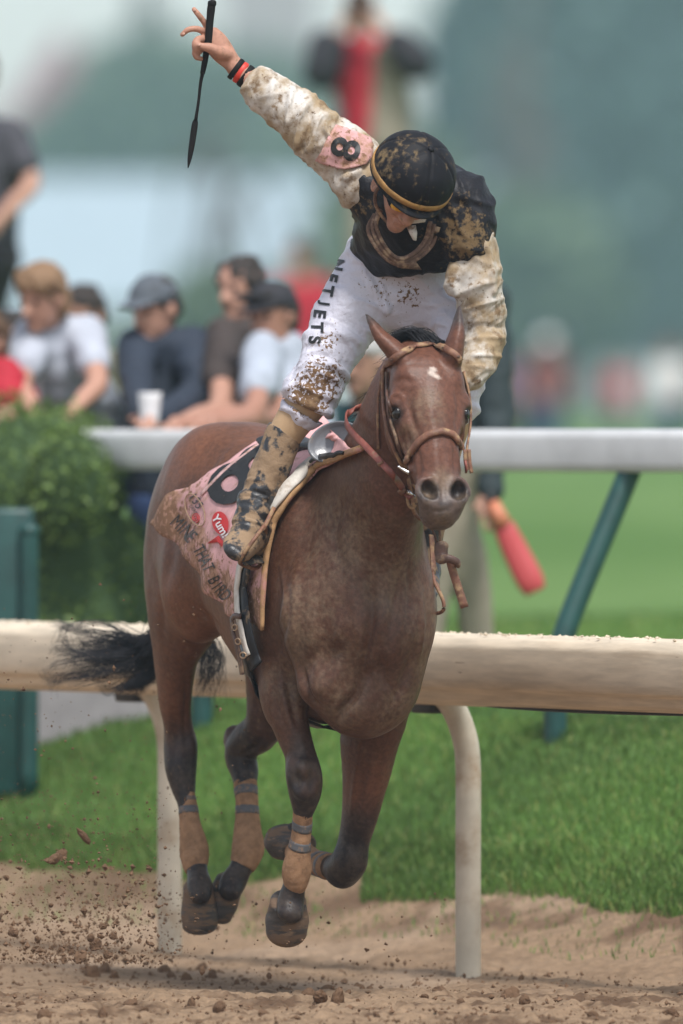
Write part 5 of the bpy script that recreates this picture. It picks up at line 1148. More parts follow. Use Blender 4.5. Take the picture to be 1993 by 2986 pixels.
# stirrups
stir = thing('stirrup', 'muddy stirrup iron and leather round the boot on the pink cloth side', 'stirrup', W(720, 1640, .08))
part('leather', *strap([W(800, 1480, .06), W(775, 1530, .03), W(765, 1545, .02)], [V3(0, -1, .1)]*3, .014, .004), 'leather_muddy', stir)
part('iron', *tube([W(772, 1532, .03), W(750, 1562, -.005), W(722, 1600, -.02), W(700, 1636, -.005), W(712, 1648, .04), W(752, 1655, .12), W(775, 1600, .15), W(774, 1535, .05)], .0065, n=8), 'leather_muddy', stir)
stir = thing('stirrup', 'tan stirrup loop showing behind the right edge of the horse\'s chest', 'stirrup', W(1275, 1789, .1))
part('iron', *tube([W(1262, 1670, .1), W(1268, 1697, .07), W(1281, 1724, .05), W(1293, 1752, .04), W(1295, 1774, .04), W(1287, 1785, .05), W(1268, 1790, .08)], .006, n=8), 'leather_muddy', stir)
part('leather', *strap([W(1258, 1560, .14), W(1262, 1620, .12), W(1263, 1672, .10)], [V3(.6, -.8, 0)]*3, .02, .004), 'leather_muddy', stir)

# ================================================================== bridle and reins
brid = thing('bridle', 'muddy tan and red leather bridle with noseband on the horse\'s head', 'bridle', H(.3, 0, 0))
def headstrap(name, path, width, m, off=.004, thick=.006): return surfstrap(name, path, width, m, brid, off, thick, 20)
headstrap('browband', [(1117, 1092), (1130, 1064), (1150, 1045), (1172, 1030), (1210, 1013), (1250, 1007), (1295, 1013), (1330, 1036), (1347, 1066)], .022, 'leather_muddy')
headstrap('noseband', [(1184, 1358), (1200, 1325), (1221, 1294), (1252, 1268), (1287, 1259), (1318, 1268), (1338, 1295), (1350, 1340)], .024, 'leather_muddy', thick=.009)
headstrap('cheekpiece', [(1122, 1085), (1121, 1140), (1125, 1200), (1137, 1260), (1155, 1310), (1172, 1345), (1182, 1362)], .014, 'leather_muddy')
headstrap('cheekpiece', [(1133, 1085), (1134, 1150), (1146, 1230), (1165, 1295), (1188, 1350)], .010, 'leather_brown')
surfstrap('throatlatch', [(1118, 1095), (1108, 1160), (1106, 1230), (1107, 1310)], .010, 'leather_muddy', brid, .004, .004)
pts = [H(.06, .118, -.02), H(.14, .132, -.035), H(.22, .130, -.05), H(.30, .108, -.035), H(.36, .094, -.02), H(.40, .088, -.01)]
part('cheekpiece', *strap(pts, [hl]*6, .016, .005), 'leather_muddy', brid)
for (dx, dl) in ((0, 0), (12, 8)): part('strap_end', *strap([W(1356+dx, 1310, -.50), W(1358+dx, 1345, -.50), W(1364+dx, 1372+dl, -.50)], [V3(.3, -1, 0)]*3, .012, .004), 'leather_muddy', brid)
part('forelock_tie', *strap([H(.40, .088, -.01), H(.37, .084, .004)], [hl]*2, .014, .004, sd=1), 'leather_red', brid)
for (x, y) in ((1148, 1047), (1190, 1021), (1246, 1008), (1300, 1016), (1332, 1040), (1207, 1316), (1238, 1280), (1287, 1260), (1325, 1276)):
    h_, n_ = HORSE.at(x, y, .011)
    if h_ is not None: MB().sphere(h_, (.006, .004, .002), 6, unit(np.cross(n_, V3(0, 0, 1))), n_).build('stitching', 'leather_brown', brid)
R0 = HORSE.at(1200, 1440, .012)[0]
if R0 is None: R0 = W(1200, 1440, -.5)
dR = R0[1]
part('bit_ring', *tube([W(1202+14*math.cos(a_), 1448+34*math.sin(a_), dR-.005) for a_ in np.linspace(0, 2*math.pi, 25)], .0045, n=8, sd=1), 'leather_muddy', brid)
part('bit', *tube([W(1188, 1430, dR-.01), W(1198, 1440, dR-.012), W(1212, 1452, dR+.01)], .006, n=8), 'steel', brid)
hB = HORSE.at(1190, 1368, .016)[0]; hB = hB if hB is not None else W(1190, 1368, dR)
part('bit_shank', *tube([hB+V3(-.017, 0, .011), hB, hB+V3(.018, -.004, -.010)], [.004, .005, .006], n=8), 'steel', brid)
part('bit_strap', *strap([W(1176, 1345, dR-.002), W(1186, 1375, dR-.004), W(1196, 1420, dR-.006), W(1208, 1478, dR-.004)], [V3(-.4, -1, 0)]*4, .013, .005), 'leather_muddy', brid)
part('chin_strap', *tube([W(1200, 1470, dR), W(1212, 1500, dR+.02), W(1228, 1515, dR+.04)], .006, n=8), 'leather_muddy', brid)
rein = thing('rein', 'red brown leather rein looping off the viewer\'s left of the neck', 'rein', W(1100, 1340, -.35))
part('strap', *strap([W(1200, 1452, dR-.012), W(1178, 1428, dR-.01), W(1146, 1385, -.40), W(1108, 1345, -.36), W(1066, 1300, -.30), W(1034, 1268, -.24), W(1014, 1240, -.18), W(1012, 1214, -.13), W(1028, 1194, -.09), W(1056, 1186, -.05), W(1090, 1186, .02), W(1130, 1165, .08), W(1200, 1120, .06), W(1290, 1142, -.15)],
     [V3(-.5, -1, .5)]*5+[V3(-.8, -1, .2), V3(-1, -.8, 0), V3(-1, -.5, -.3), V3(-.3, -.9, -.6), V3(0, -1, -.2), V3(0, -1, 0), V3(-.3, 0, 1), V3(0, 0, 1), V3(0, -.5, 1)], .0215, .005), 'leather_red', rein)
part('keeper', *strap([W(1120, 1348, -.375), W(1104, 1358, -.372)], [V3(-.5, -1, .5)]*2, .012, .010, sd=1), 'leather_muddy', rein)
part('keeper', *strap([W(1180, 1425, dR-.02), W(1168, 1440, dR-.016)], [V3(-.5, -1, .5)]*2, .02, .012, sd=1), 'leather_muddy', rein)
# knotted strap hanging by the chest
hs = thing('hanging_strap', 'knotted brown leather strap end dangling right of the chest under the chin', 'strap', W(1350, 1772, -.2))
for x0, x1 in ((1252, 1276), (1278, 1285)): part('cord', *tube([W(x0, 1530, -.24), W((x0+x1)/2+2, 1555, -.23), W(x1, 1584, -.22)], .004, n=6), 'leather_brown', hs)
kn = Clay(.004)
kn.chain([W(1288, 1590, -.22), W(1287, 1612, -.22), W(1292, 1632, -.22)], [.022, .021, .020], [.014, .014, .014], V3(1, 0, 0), k=.01)
kn.chain([W(1277, 1632, -.235), W(1305, 1628, -.245), W(1334, 1640, -.235), W(1336, 1650, -.22)], [.011, .013, .012, .008], [.008, .009, .009, .008], V3(.2, 0, 1), k=.006)
v, q = kn.mesh(2); part('knot', v, q, 'leather_brown', hs)
part('strap', *strap([W(1312, 1630, -.215), W(1322, 1668, -.212), W(1338, 1718, -.21), W(1356, 1772, -.21)], [V3(-.2, -1, 0)]*4, .026, .005), 'leather_muddy', hs)
# ================================================================== spectators, photographers, officials
mat('skin_plain', (.46, .25, .18), rough=.55); mat('skin_tan', (.36, .18, .125), rough=.55)
HAIRS = {'hair_brown': (.10, .055, .03), 'hair_dark': (.025, .018, .015), 'hair_sandy': (.22, .13, .07), 'hair_grey': (.4, .39, .38)}
for k, c_ in HAIRS.items(): mat(k, c_, rough=.7, bump=(60, .5, .01))
for k, c_ in dict(tee_grey=(.42, .45, .52), tee_blue=(.36, .40, .47), navy=(.018, .028, .048), brown_shirt=(.045, .033, .030), red_shirt=(.42, .012, .03), black_shirt=(.02, .02, .026), charcoal=(.05, .05, .062), teal_shirt=(.05, .13, .14), khaki=(.30, .26, .20), jeans=(.03, .06, .16), black_pants=(.02, .02, .024), olive=(.12, .12, .06), white_cloth=(.72, .72, .74), maroon=(.14, .03, .035), purple=(.11, .06, .17), cap_grey=(.085, .10, .12), dark_jacket=(.02, .032, .036), lens_black=(.01, .01, .012)).items():
    mat(k, c_, rough=.8, noise=(8, .12), bump=(25, .3, .012))
mat('eye_white', (.75, .72, .7), rough=.3); mat('cone_red', (.48, .06, .065), rough=.5); mat('cone_orange', (.55, .19, .10), rough=.5)
def human(label, J, top, legs, hair='hair_dark', skin='skin_plain', cap=None, sleeve='short', face=(-.6, -.8, 0), lanyard=False, glasses=False, group='spectators by the turf rail', hair_long=False, h=.011, cat='person'):
    """J: joints as world points: head, neck, chest, pelvis, sl, el, wl, sr, er, wr, kl, al, kr, ar"""
    Jn = {k: np.asarray(p, float) for k, p in J.items()}; base = (Jn['al']+Jn['ar'])/2
    o = thing('person', label, cat, base, group)
    f = unit(face); up = unit(.35*unit(Jn['head']-Jn['neck'])+.65*UP); f = unit(f-(f@up)*up); r_ = np.cross(f, up); hc = Jn['head']
    b = Clay(h)
    b.ell(hc+up*.03, (.076, .095, .09), r_, up, k=.02); b.ell(hc-up*.045+f*.02, (.06, .065, .075), r_, up, k=.03); b.seg(hc+f*.085-up*.005, hc+f*.11-up*.03, .010, .016, k=.012)
    for sg in (-1, 1):
        b.ell(hc+r_*sg*.034+f*.09+up*.012, (.016, .012, .010), r_, up, k=.012, sub=True); b.ell(hc+r_*sg*.08-f*.01, (.012, .025, .034), r_, up, k=.01)
    b.seg(hc-up*.045+f*.085-r_*.02, hc-up*.045+f*.085+r_*.02, .008, .008, k=.01); b.ell(hc-up*.10+f*.06, (.028, .026, .02), r_, up, k=.02)
    b.chain([hc-up*.05-f*.02, Jn['neck'], Jn['chest']], [.058, .056, .08], k=.03)
    for s_ in ('l', 'r'):
        S_, E_, W_ = Jn['s'+s_], Jn['e'+s_], Jn['w'+s_]; b.chain([S_, (S_+E_)/2, E_, (E_+W_)/2, W_], [.055, .047, .042, .038, .028], k=.02)
        hd_ = unit(W_-E_); b.chain([W_, W_+hd_*.05, W_+hd_*.09], [.028, .04, .034], [.02, .018, .015], V3(0, 0, 1) if abs(hd_[2]) < .8 else V3(1, 0, 0), k=.015)
        sd_ = unit(np.cross(hd_, V3(.1, .2, 1)))
        for i in range(4): b.seg(W_+hd_*.08+sd_*(i-1.5)*.017, W_+hd_*(.15-.012*abs(i-1.3))+sd_*(i-1.5)*.02-V3(0, 0, .015), .009, .007, k=.006)
        b.seg(W_+hd_*.03+sd_*.03, W_+hd_*.085+sd_*.055, .012, .009, k=.008)
    for s_ in ('l', 'r'): b.chain([Jn['pelvis'], Jn['k'+s_], Jn['a'+s_]], [.08, .05, .035], k=.03)
    v_, q_ = b.mesh(2); part('body', v_, q_, skin, o)
    ax = unit(Jn['sr']-Jn['sl']) if np.linalg.norm(Jn['sr']-Jn['sl']) > .1 else V3(1, 0, 0)
    t = Clay(h+.002); sh = (Jn['sl']+Jn['sr'])/2; hw = max(.13, np.linalg.norm(Jn['sr']-Jn['sl'])/2)
    t.chain([Jn['pelvis']-V3(0, 0, .04), Jn['pelvis']*.5+Jn['chest']*.5, Jn['chest'], sh+V3(0, 0, .01)], [.165, .165, hw*.98, hw*.7], [.125, .125, .12, .07], ax, k=.03)
    for s_ in ('l', 'r'):
        S_, E_, W_ = Jn['s'+s_], Jn['e'+s_], Jn['w'+s_]
        if sleeve == 'long': t.chain([S_, (S_+E_)/2, E_, W_], [.078, .068, .06, .045], k=.04)
        else: t.chain([S_, S_*.4+E_*.6], [.078, .072], k=.04)
    v_, q_ = t.mesh(2); N_ = normals(v_, q_); v_ = wrinkle(v_, N_, V3(.3, 0, 1), 9, 5, .012, 2); part('jacket' if sleeve == 'long' else 'shirt', v_, q_, top, o)
    t = Clay(h+.003); t.ell(Jn['pelvis']-V3(0, 0, .08), (.16, .125, .13), ax, k=.03)
    for s_ in ('l', 'r'):
        sg = 1 if s_ == 'r' else -1; t.chain([Jn['pelvis']-V3(0, 0, .08)+ax*sg*.08, Jn['k'+s_], Jn['a'+s_]], [.10, .075, .062], k=.04)
    v_, q_ = t.mesh(2); part('trousers', v_, q_, legs, o)
    for s_ in ('l', 'r'):
        A_ = Jn['a'+s_]; fd = unit(f*V3(1, 1, 0)); t = Clay(.012); t.chain([A_-V3(0, 0, .03), A_+fd*.08-V3(0, 0, .055), A_+fd*.17-V3(0, 0, .06)], [.045, .045, .036], [.045, .035, .025], np.cross(fd, UP), k=.02); v_, q_ = t.mesh(1); part('shoe', v_, q_, 'black_pants', o)
    if cap is None or cap:
        t = Clay(.010)
        if hair:
            t.ell(hc+up*.045-f*.012, (.086, .104, .092), r_, up, k=.02); t.ell(hc-f*.05-up*.01, (.078, .06, .07), r_, up, k=.03); t.ell(hc+f*.075-up*.05, (.085, .085, .105), r_, up, k=.02, sub=True)
            if hair_long: t.ell(hc+up*.075-f*.0, (.092, .095, .065), r_, up, k=.02); t.ell(hc-f*.04-up*.03, (.088, .06, .07), r_, up, k=.03)
            v_, q_ = t.mesh(1); N_ = normals(v_, q_); v_ = v_+N_*((vnoise(v_, 34, 3)-.5)*.045)[:, None]; part('hair', v_, q_, hair, o)
    if cap:
        t = Clay(.010); t.ell(hc+up*.055-f*.005, (.092, .108, .085), r_, up, k=.01); t.cut(hc+up*.035, -up, k=.01); t.chain([hc+up*.045+f*.08, hc+up*.035+f*.165], [.07, .055], [.012, .008], r_, k=.015); v_, q_ = t.mesh(2); part('cap', v_, q_, cap, o)
        if glasses: part('sunglasses', *tube([hc+up*.09+f*.10-r_*.09, hc+up*.085+f*.125-r_*.03, hc+up*.085+f*.125+r_*.03, hc+up*.09+f*.10+r_*.09], [.008, .018, .018, .008], n=8), 'lens_black', o)
    for sg in (-1, 1): MB().sphere(hc+r_*sg*.034+f*.080+up*.012, (.012, .010, .008), 6, r_, up).build('eye', 'lens_black', o)
    if lanyard:
        c_ = Jn['chest']; part('lanyard', *strap([Jn['neck']-r_*.05+f*.05, c_+f*.135-V3(0, 0, .02)+r_*.01, c_+f*.15-V3(0, 0, .22)], [f]*3, .022, .003), 'white_cloth', o); MB().box(c_+f*.155-V3(0, 0, .28), (.08, .012, .12)).build('pass_card', 'white_cloth', o)
    return o
def stand(px, head_y, dy, lean=0, face=(-.6, -.8, 0), arms=None, hgt=1.72, turn=0.0, ground=None):
    """joints of someone standing; the head is seen at (px, head_y)"""
    hd_ = W(px, head_y, dy); gr = float(gbase(hd_[0], dy)) if ground is None else ground; k = (hd_[2]-gr)/(hgt-.10) if ground is None else 1.0; fx = unit(np.array(face)*V3(1, 1, 0)); rt = np.array((fx[1]*-1, fx[0], 0))*-1
    rt = np.cross(fx, UP); L_ = lambda f_, r_, z_: hd_+fx*f_*k+rt*r_*k+V3(0, 0, z_*k)
    J = dict(head=hd_, neck=L_(-.03-lean*.15, 0, -.17), chest=L_(-.06-lean*.45, 0, -.36), pelvis=L_(-.06-lean*1.1, 0, -.75), sl=L_(-.05-lean*.3, -.19, -.24), sr=L_(-.05-lean*.3, .19, -.24),
             el=L_(-.02-lean*.2, -.25, -.53), er=L_(-.02-lean*.2, .25, -.53), wl=L_(.16, -.20, -.70), wr=L_(.16, .20, -.70))
    pel = J['pelvis']
    for s_, sg in (('l', -1), ('r', 1)):
        a_ = np.array((pel[0]+rt[0]*sg*.11, pel[1]+rt[1]*sg*.11, gr+.08)); J['a'+s_] = a_; J['k'+s_] = (a_+pel)/2+fx*.03
    if arms: J.update({k_: W(*p) for k_, p in arms.items()})
    return J
human('boy with tousled light brown hair and grey tee leaning on the hedge', stand(122, 872, 8.75, .25, (-.1, -1, -.1), dict(el=(60, 1130, 8.6), er=(285, 1120, 8.5), wl=(110, 1215, 8.35), wr=(215, 1200, 8.3), sl=(95, 980, 8.85), sr=(255, 975, 8.85), chest=(185, 1060, 8.9), pelvis=(290, 1330, 9.05), neck=(160, 955, 8.85))), 'tee_grey', 'jeans', 'hair_sandy', lanyard=True, hair_long=True)
human('dark clad onlooker half hidden behind the boy in grey at far left', stand(40, 1000, 10.6, 0, (.3, -1, 0)), 'brown_shirt', 'black_pants', 'hair_dark')
human('dark haired onlooker in olive top peering between boy and capped man', stand(240, 925, 11.5, 0, (.2, -1, 0)), 'olive', 'khaki', 'hair_dark')
human('man in grey cap and navy jacket holding a white cup at the rail', stand(450, 905, 8.7, .05, (-.75, -.65, -.05), dict(er=(575, 1150, 8.5), wr=(450, 1225, 7.75), el=(400, 1140, 8.4), wl=(420, 1215, 7.8), sl=(398, 1010, 8.7), sr=(560, 1010, 8.75), chest=(480, 1080, 8.8), neck=(468, 985, 8.75))), 'navy', 'jeans', 'hair_dark', cap='cap_grey', lanyard=True, sleeve='long')
human('tall dark haired man in brown shirt with white lanyard at the rail', stand(700, 845, 8.9, .05, (-.85, -.5, -.05), dict(er=(760, 1180, 8.6), wr=(600, 1238, 7.55), el=(640, 1190, 8.2), wl=(520, 1238, 7.65), sl=(655, 985, 8.8), sr=(790, 990, 8.95), chest=(725, 1060, 8.95))), 'brown_shirt', 'jeans', 'hair_dark', lanyard=True)
human('man in black cap with sunglasses and blue grey tee nearest the jockey', stand(795, 925, 8.4, .1, (-.85, -.5, -.25), dict(er=(790, 1215, 8.1), wr=(640, 1240, 7.5), el=(740, 1200, 7.9), wl=(560, 1240, 7.6), sl=(770, 1030, 8.3), sr=(890, 1050, 8.5), chest=(850, 1110, 8.5))), 'tee_blue', 'jeans', 'hair_dark', skin='skin_tan', cap='black_shirt', glasses=True)
human('man in red shirt standing farther back beside the jockey\'s thigh', stand(872, 748, 52, 0, (-.3, -1, 0), ground=float(W(0, 748, 52)[2])-1.62), 'red_shirt', 'khaki', 'hair_dark')
human('onlooker in red at the extreme left edge above the hedge', stand(-55, 1000, 8.6, .1, (.3, -1, 0), dict(sr=(10, 1100, 8.6), er=(25, 1200, 8.5))), 'red_shirt', 'jeans', 'hair_brown', h=.014)
human('grey haired person in teal seen between jockey\'s leg and horse\'s head', stand(1062, 1060, 9.0, .1, (-.2, -1, -.1), hgt=1.45), 'teal_shirt', 'khaki', 'hair_grey', h=.013)
human('man cut by the left edge in dark tee with bare arm', stand(-75, 215, 16.5, 0, (-.6, .5, 0), dict(sr=(28, 395, 16.4), er=(92, 535, 16.3), wr=(0, 640, 16.2), sl=(-180, 395, 16.6)), ground=float(W(0, 1255, 16.5)[2])), 'charcoal', 'black_pants', 'hair_brown', h=.014, group='people standing on raised stands')
# photographer on a stand
yd = 30.0
J = dict(head=W(1050, 30, yd), neck=W(1055, 105, yd), chest=W(1060, 200, yd), pelvis=W(1085, 385, yd), sl=W(955, 140, yd), sr=W(1165, 140, yd), el=W(940, 215, yd-.2), er=W(1212, 185, yd-.25), wl=W(1008, 62, yd-.24), wr=W(1102, 66, yd-.24), kl=W(1050, 610, yd), kr=W(1120, 610, yd), al=W(1050, 830, yd), ar=W(1125, 830, yd))
ph = human('photographer in red shirt with black sleeves aiming a camera above the jockey', J, 'red_shirt', 'khaki', 'hair_brown', face=(0, -1, 0), sleeve='short', h=.014, group='people standing on raised stands')
for a_, b_ in (('sl', 'el'), ('sr', 'er')):
    t = Clay(.014); t.chain([J[a_], J[b_], J[b_]*.45+J['w'+a_[1]]*.55], [.115, .11, .075], k=.03); v_, q_ = t.mesh(1); part('jacket_sleeve', v_, q_, 'black_shirt', ph)
t = Clay(.014); t.chain([W(1130, 150, yd-.09), W(1140, 300, yd-.10), W(1135, 420, yd-.10)], [.085, .12, .13], [.07, .07, .08], V3(1, 0, 0), k=.03); v_, q_ = t.mesh(1); part('vest', v_, q_, 'khaki', ph)
t = thing('camera', 'black camera with long lens held to the photographer\'s face', 'camera', W(1048, 60, yd-.33))
m_ = MB(); m_.box(W(1048, 15, yd-.24), (.12, .08, .10)); m_.build('camera_body', 'lens_black', t, bevel=.015)
part('camera_lens', *tube([W(1048, 15, yd-.28), W(1048, 17, yd-.38), W(1048, 20, yd-.46)], [.035, .04, .045], U=V3(1, 0, 0), n=16), 'lens_black', t)
st_ = thing('viewing_stand', 'small metal viewing stand the photographer is standing on behind the jockey', 'stand', W(1085, 1000, yd)*V3(1, 1, 0)+V3(0, 0, float(gbase(W(1085, 0, yd)[0], yd))))
zt = W(0, 845, yd)[2]; cx = W(1088, 0, yd)[0]; MB().box((cx, yd, zt-.03), (.44, .5, .06)).build('platform', 'concrete', st_, smooth=False)
for sx in (-.18, .18):
    for sy in (-.2, .2): part('leg', *tube([(cx+sx, yd+sy, zt-.06), (cx+sx, yd+sy, float(gbase(cx, yd))-.1)], .02, U=V3(1, 0, 0), n=8, sd=1), 'concrete', st_)
st_ = thing('viewing_stand', 'low stand under the man at the left edge behind the hedge', 'stand', W(-45, 1300, 16.5)*V3(1, 1, 0)+V3(0, 0, float(gbase(W(-45, 0, 16.5)[0], 16.5))))
z1 = W(0, 1255, 16.5)[2]; c1 = W(-45, 0, 16.5); zg = float(gbase(c1[0], 16.5)); MB().box((c1[0], 16.5, z1-.01), (.6, .6, .06)).build('platform', 'concrete', st_, smooth=False)
for sx in (-.25, .25):
    for sy in (-.25, .25): part('leg', *tube([(c1[0]+sx, 16.5+sy, z1-.04), (c1[0]+sx, 16.5+sy, zg-.1)], .02, U=V3(1, 0, 0), n=8, sd=1), 'concrete', st_)
rs = thing('viewing_stand', 'raised stand under the man in red beside the jockey\'s thigh', 'stand', (float(W(880, 0, 52)[0]), 52, float(gbase(W(880, 0, 52)[0], 52))))
zr = float(W(0, 748, 52)[2])-1.62; xr = float(W(880, 0, 52)[0]); MB().box((xr, 52, zr-.03), (.7, .7, .06)).build('platform', 'concrete', rs, smooth=False)
for sx in (-.3, .3):
    for sy in (-.3, .3): part('leg', *tube([(xr+sx, 52+sy, zr-.06), (xr+sx, 52+sy, float(gbase(xr, 52))-.1)], .025, U=V3(1, 0, 0), n=8, sd=1), 'concrete', rs)
# official with a red paddle behind the far rail
J = stand(1330, 735, 8.2, 0, (.3, -1, 0), dict(sl=(1255, 880, 8.2), sr=(1425, 880, 8.2), er=(1450, 1200, 8.1), wr=(1430, 1430, 8.0), el=(1240, 1150, 8.3), wl=(1290, 1330, 8.0)), hgt=1.75)
off_ = human('official in dark jacket and khaki trousers behind the horse\'s head', J, 'dark_jacket', 'khaki', 'hair_dark', face=(.3, -1, 0), sleeve='long', cap='dark_jacket')
pd = thing('signal_paddle', 'orange and red paddle in the hand of the man behind the horse', 'paddle', W(1570, 1730, 7.9))
part('grip', *tube([W(1425, 1435, 7.95), W(1440, 1470, 7.95)], .016, U=V3(0, 1, 0), n=10, sd=1), 'black_plastic', pd)
part('handle', *tube([W(1437, 1465, 7.95), W(1470, 1535, 7.93)], [.024, .036], U=V3(0, 1, 0), n=12, sd=1), 'cone_orange', pd)
part('blade', *tube([W(1468, 1532, 7.93), W(1500, 1600, 7.92), W(1545, 1690, 7.9), W(1562, 1725, 7.9)], [.040, .048, .052, .040], [.02, .022, .022, .018], U=V3(.8, 0, .5), n=14), 'cone_red', pd)
# cup
cp = MB(); c_ = W(437, 1192, 7.7); cp.tube([c_-V3(0, 0, .06), c_, c_+V3(0, 0, .06)], [.032, .038, .044], U=V3(1, 0, 0), n=16); tag(cp.build('paper_cup', 'white_cloth', None), 'white paper cup in the hand of the man in navy', 'cup')
# far people across the course
FG = 'small figures far across the infield'
def farp(label, px, hy, dy, top, legs, hair, cap=None): return human(label, stand(px, hy, dy, 0, (.1, -1, 0), hgt=1.72), top, legs, hair, cap=cap, h=.02, group=FG)
farp('far figure in white hat and maroon shirt at right beyond the rail', 1598, 1010, 95, 'maroon', 'jeans', 'hair_dark', cap='white_cloth')
farp('far figure in purple beside the jockey\'s elbow', 1468, 1045, 120, 'purple', 'navy', 'hair_dark')
farp('far figure in white shirt at the right edge', 1955, 1030, 105, 'white_cloth', 'jeans', 'hair_brown')
farp('far figure in red shirt between white hat and right edge', 1805, 1075, 140, 'red_shirt', 'navy', 'hair_dark')
farp('far figure in dark jacket near the maroon shirt', 1540, 1085, 130, 'navy', 'black_pants', 'hair_dark')
# ================================================================== clods, crumbs, flying dirt
def clodmesh(seed):
    r_ = np.random.default_rng(seed); import bmesh
    bm = bmesh.new(); bmesh.ops.create_icosphere(bm, subdivisions=3, radius=1)
    v_ = np.array([x.co for x in bm.verts]); d = .65+.75*vnoise(v_+seed*1.7, 1.6, 3); d += .30*(1-np.abs(2*vnoise(v_+seed, 3.5, 2)-1))-.12
    v_ = v_*d[:, None]*r_.uniform(.7, 1.2, 3); f_ = [tuple(x.index for x in p.verts) for p in bm.faces]; bm.free()
    me = mesh('clod', v_, f_, False); me.materials.append(MATS['clod']); return me
CM = [clodmesh(i) for i in range(7)]
def clod(p, r_, label, group, name='clod'):
    o = bpy.data.objects.new(name, CM[rng.integers(7)]); COL.objects.link(o); o.location = tuple(p); o.scale = tuple(np.broadcast_to(r_, (3,))*rng.uniform(.8, 1.2, 3)); o.rotation_euler = tuple(rng.uniform(0, 6.28, 3)); return tag(o, label, 'clod', group)
def onground(px, py):
    d = CAM_H*FPX/(py-1252)
    for _ in range(4):
        p = W(px, py, d-DIST); d = (CAM_H-gz(p[0], p[1]))*FPX/(py-1252)
    return W(px, py, d-DIST)
GL = 'brown clod of dirt lying on the churned track in the foreground'
spots = [(270, 2848, 30), (305, 2838, 40), (335, 2852, 28), (250, 2830, 20), (480, 2835, 24), (500, 2850, 18), (588, 2828, 22), (620, 2848, 20), (640, 2842, 15), (545, 2858, 22), (690, 2870, 18), (715, 2862, 14), (770, 2874, 14), (900, 2908, 36), (935, 2915, 26), (953, 2890, 24), (985, 2922, 34), (1010, 2905, 22), (1045, 2884, 18), (1080, 2890, 14), (1120, 2908, 16), (1170, 2935, 18), (1240, 2910, 16), (1282, 2903, 26), (1310, 2915, 20), (1345, 2925, 16), (1490, 2916, 38), (1530, 2920, 24), (1520, 2858, 16), (1560, 2856, 10), (1690, 2952, 24), (1730, 2966, 18), (1960, 2962, 24), (380, 2930, 24), (420, 2950, 18), (560, 2935, 22), (640, 2942, 26), (300, 2960, 22), (130, 2965, 26), (60, 2935, 18), (770, 2960, 20), (1100, 2968, 20), (1290, 2962, 18), (1840, 2880, 12), (1860, 2884, 10)]
ORD = ['largest', 'second largest', 'third largest', 'fourth largest', 'fifth largest', 'sixth largest', 'seventh largest', 'eighth largest', 'ninth largest', 'tenth largest', 'eleventh largest', 'twelfth largest', 'thirteenth largest', 'smallest']
REG = [(0, 440, 'in the kicked up heap at lower left'), (440, 830, 'on the track left of centre'), (830, 1130, 'on the track below the forelegs'), (1130, 1420, 'on the track below the right rail post'), (1420, 2100, 'on the track at lower right')]
for x0, x1, where in REG:
    loc_ = sorted([s_ for s_ in spots if x0 <= s_[0] < x1], key=lambda s_: -s_[2])
    for i, (px, py, r_) in enumerate(loc_): p = onground(px, py); clod(p+V3(0, 0, r_/953*.15), r_/953*V3(.75, .75, .5), ORD[min(i, 13)]+' clod of brown dirt lying '+where, 'clods on the track')
cr_v, cr_f = [], []
for i in range(150):
    px = rng.uniform(0, 1993); py = 2986-150*rng.random()**1.3; p = onground(px, py); s_ = rng.uniform(5, 13)/953; lump(p+V3(0, 0, s_*.2), s_*V3(1, 1, .7))
for i in range(4200):
    px = rng.uniform(-60, 2050); py = 2990-(190*rng.random()**1.6 if rng.random() < .8 else 330*rng.random()); p = onground(px, py); s_ = min(.009, .0018+.0022*rng.exponential(1)); lump(p+V3(0, 0, s_*.3), s_)
tag(part('crumbs', cr_v, cr_f, 'clod', None, smooth=False), 'fine crumbs of dirt scattered over the track', 'dirt', kind='stuff')
cr_v, cr_f = [], []
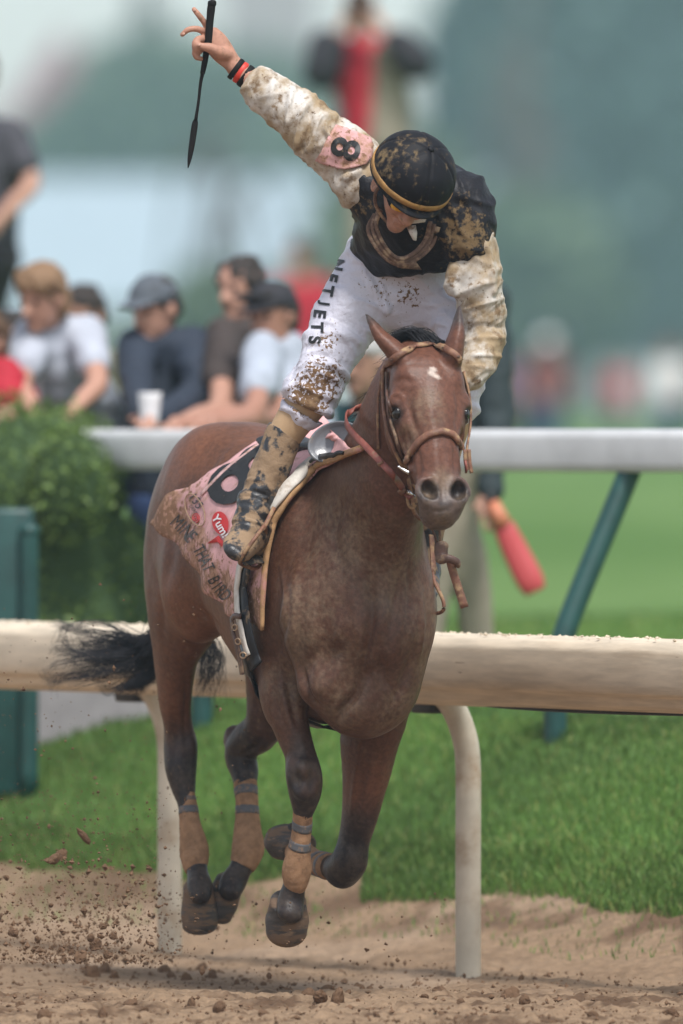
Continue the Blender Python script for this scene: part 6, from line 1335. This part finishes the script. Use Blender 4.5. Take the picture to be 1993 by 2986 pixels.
for i in range(4300):
    u = rng.random()
    if u < .62: px, py = 230+rng.normal(0, 150), 2810-rng.exponential(150)
    elif u < .85: px, py = rng.uniform(-20, 480), rng.uniform(2300, 2830)
    elif u < .95: px, py = rng.uniform(-20, 760), rng.uniform(1750, 2500)
    else: px, py = rng.uniform(480, 1300), rng.uniform(2600, 2850)
    if py > 2850 or px < -40: continue
    dy = rng.normal(.75, .55); p = W(px, py, dy)
    if p[2] < .02: continue
    s_ = min(.012, .0011+.0016*rng.exponential(1)*(1.3 if py > 2500 else .7)); lump(p, s_)
tag(part('flying_dirt', cr_v, cr_f, 'clod', None, smooth=False), 'spray of dirt specks flying up behind the hooves at lower left', 'dirt', kind='stuff')
NTH = ['highest', 'second highest', 'third highest', 'fourth highest', 'fifth highest', 'sixth highest', 'seventh highest', 'eighth highest', 'ninth highest', 'tenth highest', 'eleventh highest', 'twelfth highest', 'thirteenth highest', 'fourteenth highest', 'fifteenth highest', 'sixteenth highest', 'second lowest', 'lowest']
for ci, (px, py, r_) in enumerate(sorted(((245, 2440, (.009, .008, .022)), (160, 2505, (.015, .010, .013)), (180, 2490, (.014, .01, .008)), (40, 2720, (.014, .012, .016)), (110, 2740, (.010, .01, .012)), (235, 2790, (.016, .012, .018)), (280, 2755, (.022, .014, .014)), (265, 2735, (.012, .01, .012)), (205, 2530, (.008, .007, .008)), (20, 2560, (.008, .006, .008)), (330, 2730, (.012, .01, .010)), (300, 2700, (.010, .008, .010)), (590, 2830, (.012, .01, .012)), (785, 2845, (.008, .008, .009)), (895, 2760, (.004, .004, .005)), (310, 2785, (.013, .01, .011)), (150, 2640, (.007, .006, .007)), (350, 2640, (.007, .006, .008))), key=lambda s_: s_[1])):
    clod(W(px, py, rng.normal(.45, .25)), np.array(r_), NTH[ci]+' of the larger dirt clods flying up at lower left', 'clods in the air', 'flying_clod')

# ================================================================== air
mat('air', (1, 1, 1)); m = MATS['air']; n = m.node_tree.nodes; n.remove(n['Principled BSDF'])
pv_ = n.new('ShaderNodeVolumePrincipled'); pv_.inputs['Color'].default_value = (.62, .85, 1.0, 1); pv_.inputs['Density'].default_value = .00055; pv_.inputs['Anisotropy'].default_value = .2
m.node_tree.links.new(pv_.outputs[0], n['Material Output'].inputs['Volume'])
hz = MB(); hz.box((0, 440, 33), (420, 970, 71)); o = hz.build('haze', 'air', None, smooth=False); tag(o, 'thin pale haze over the infield', 'haze', kind='stuff')
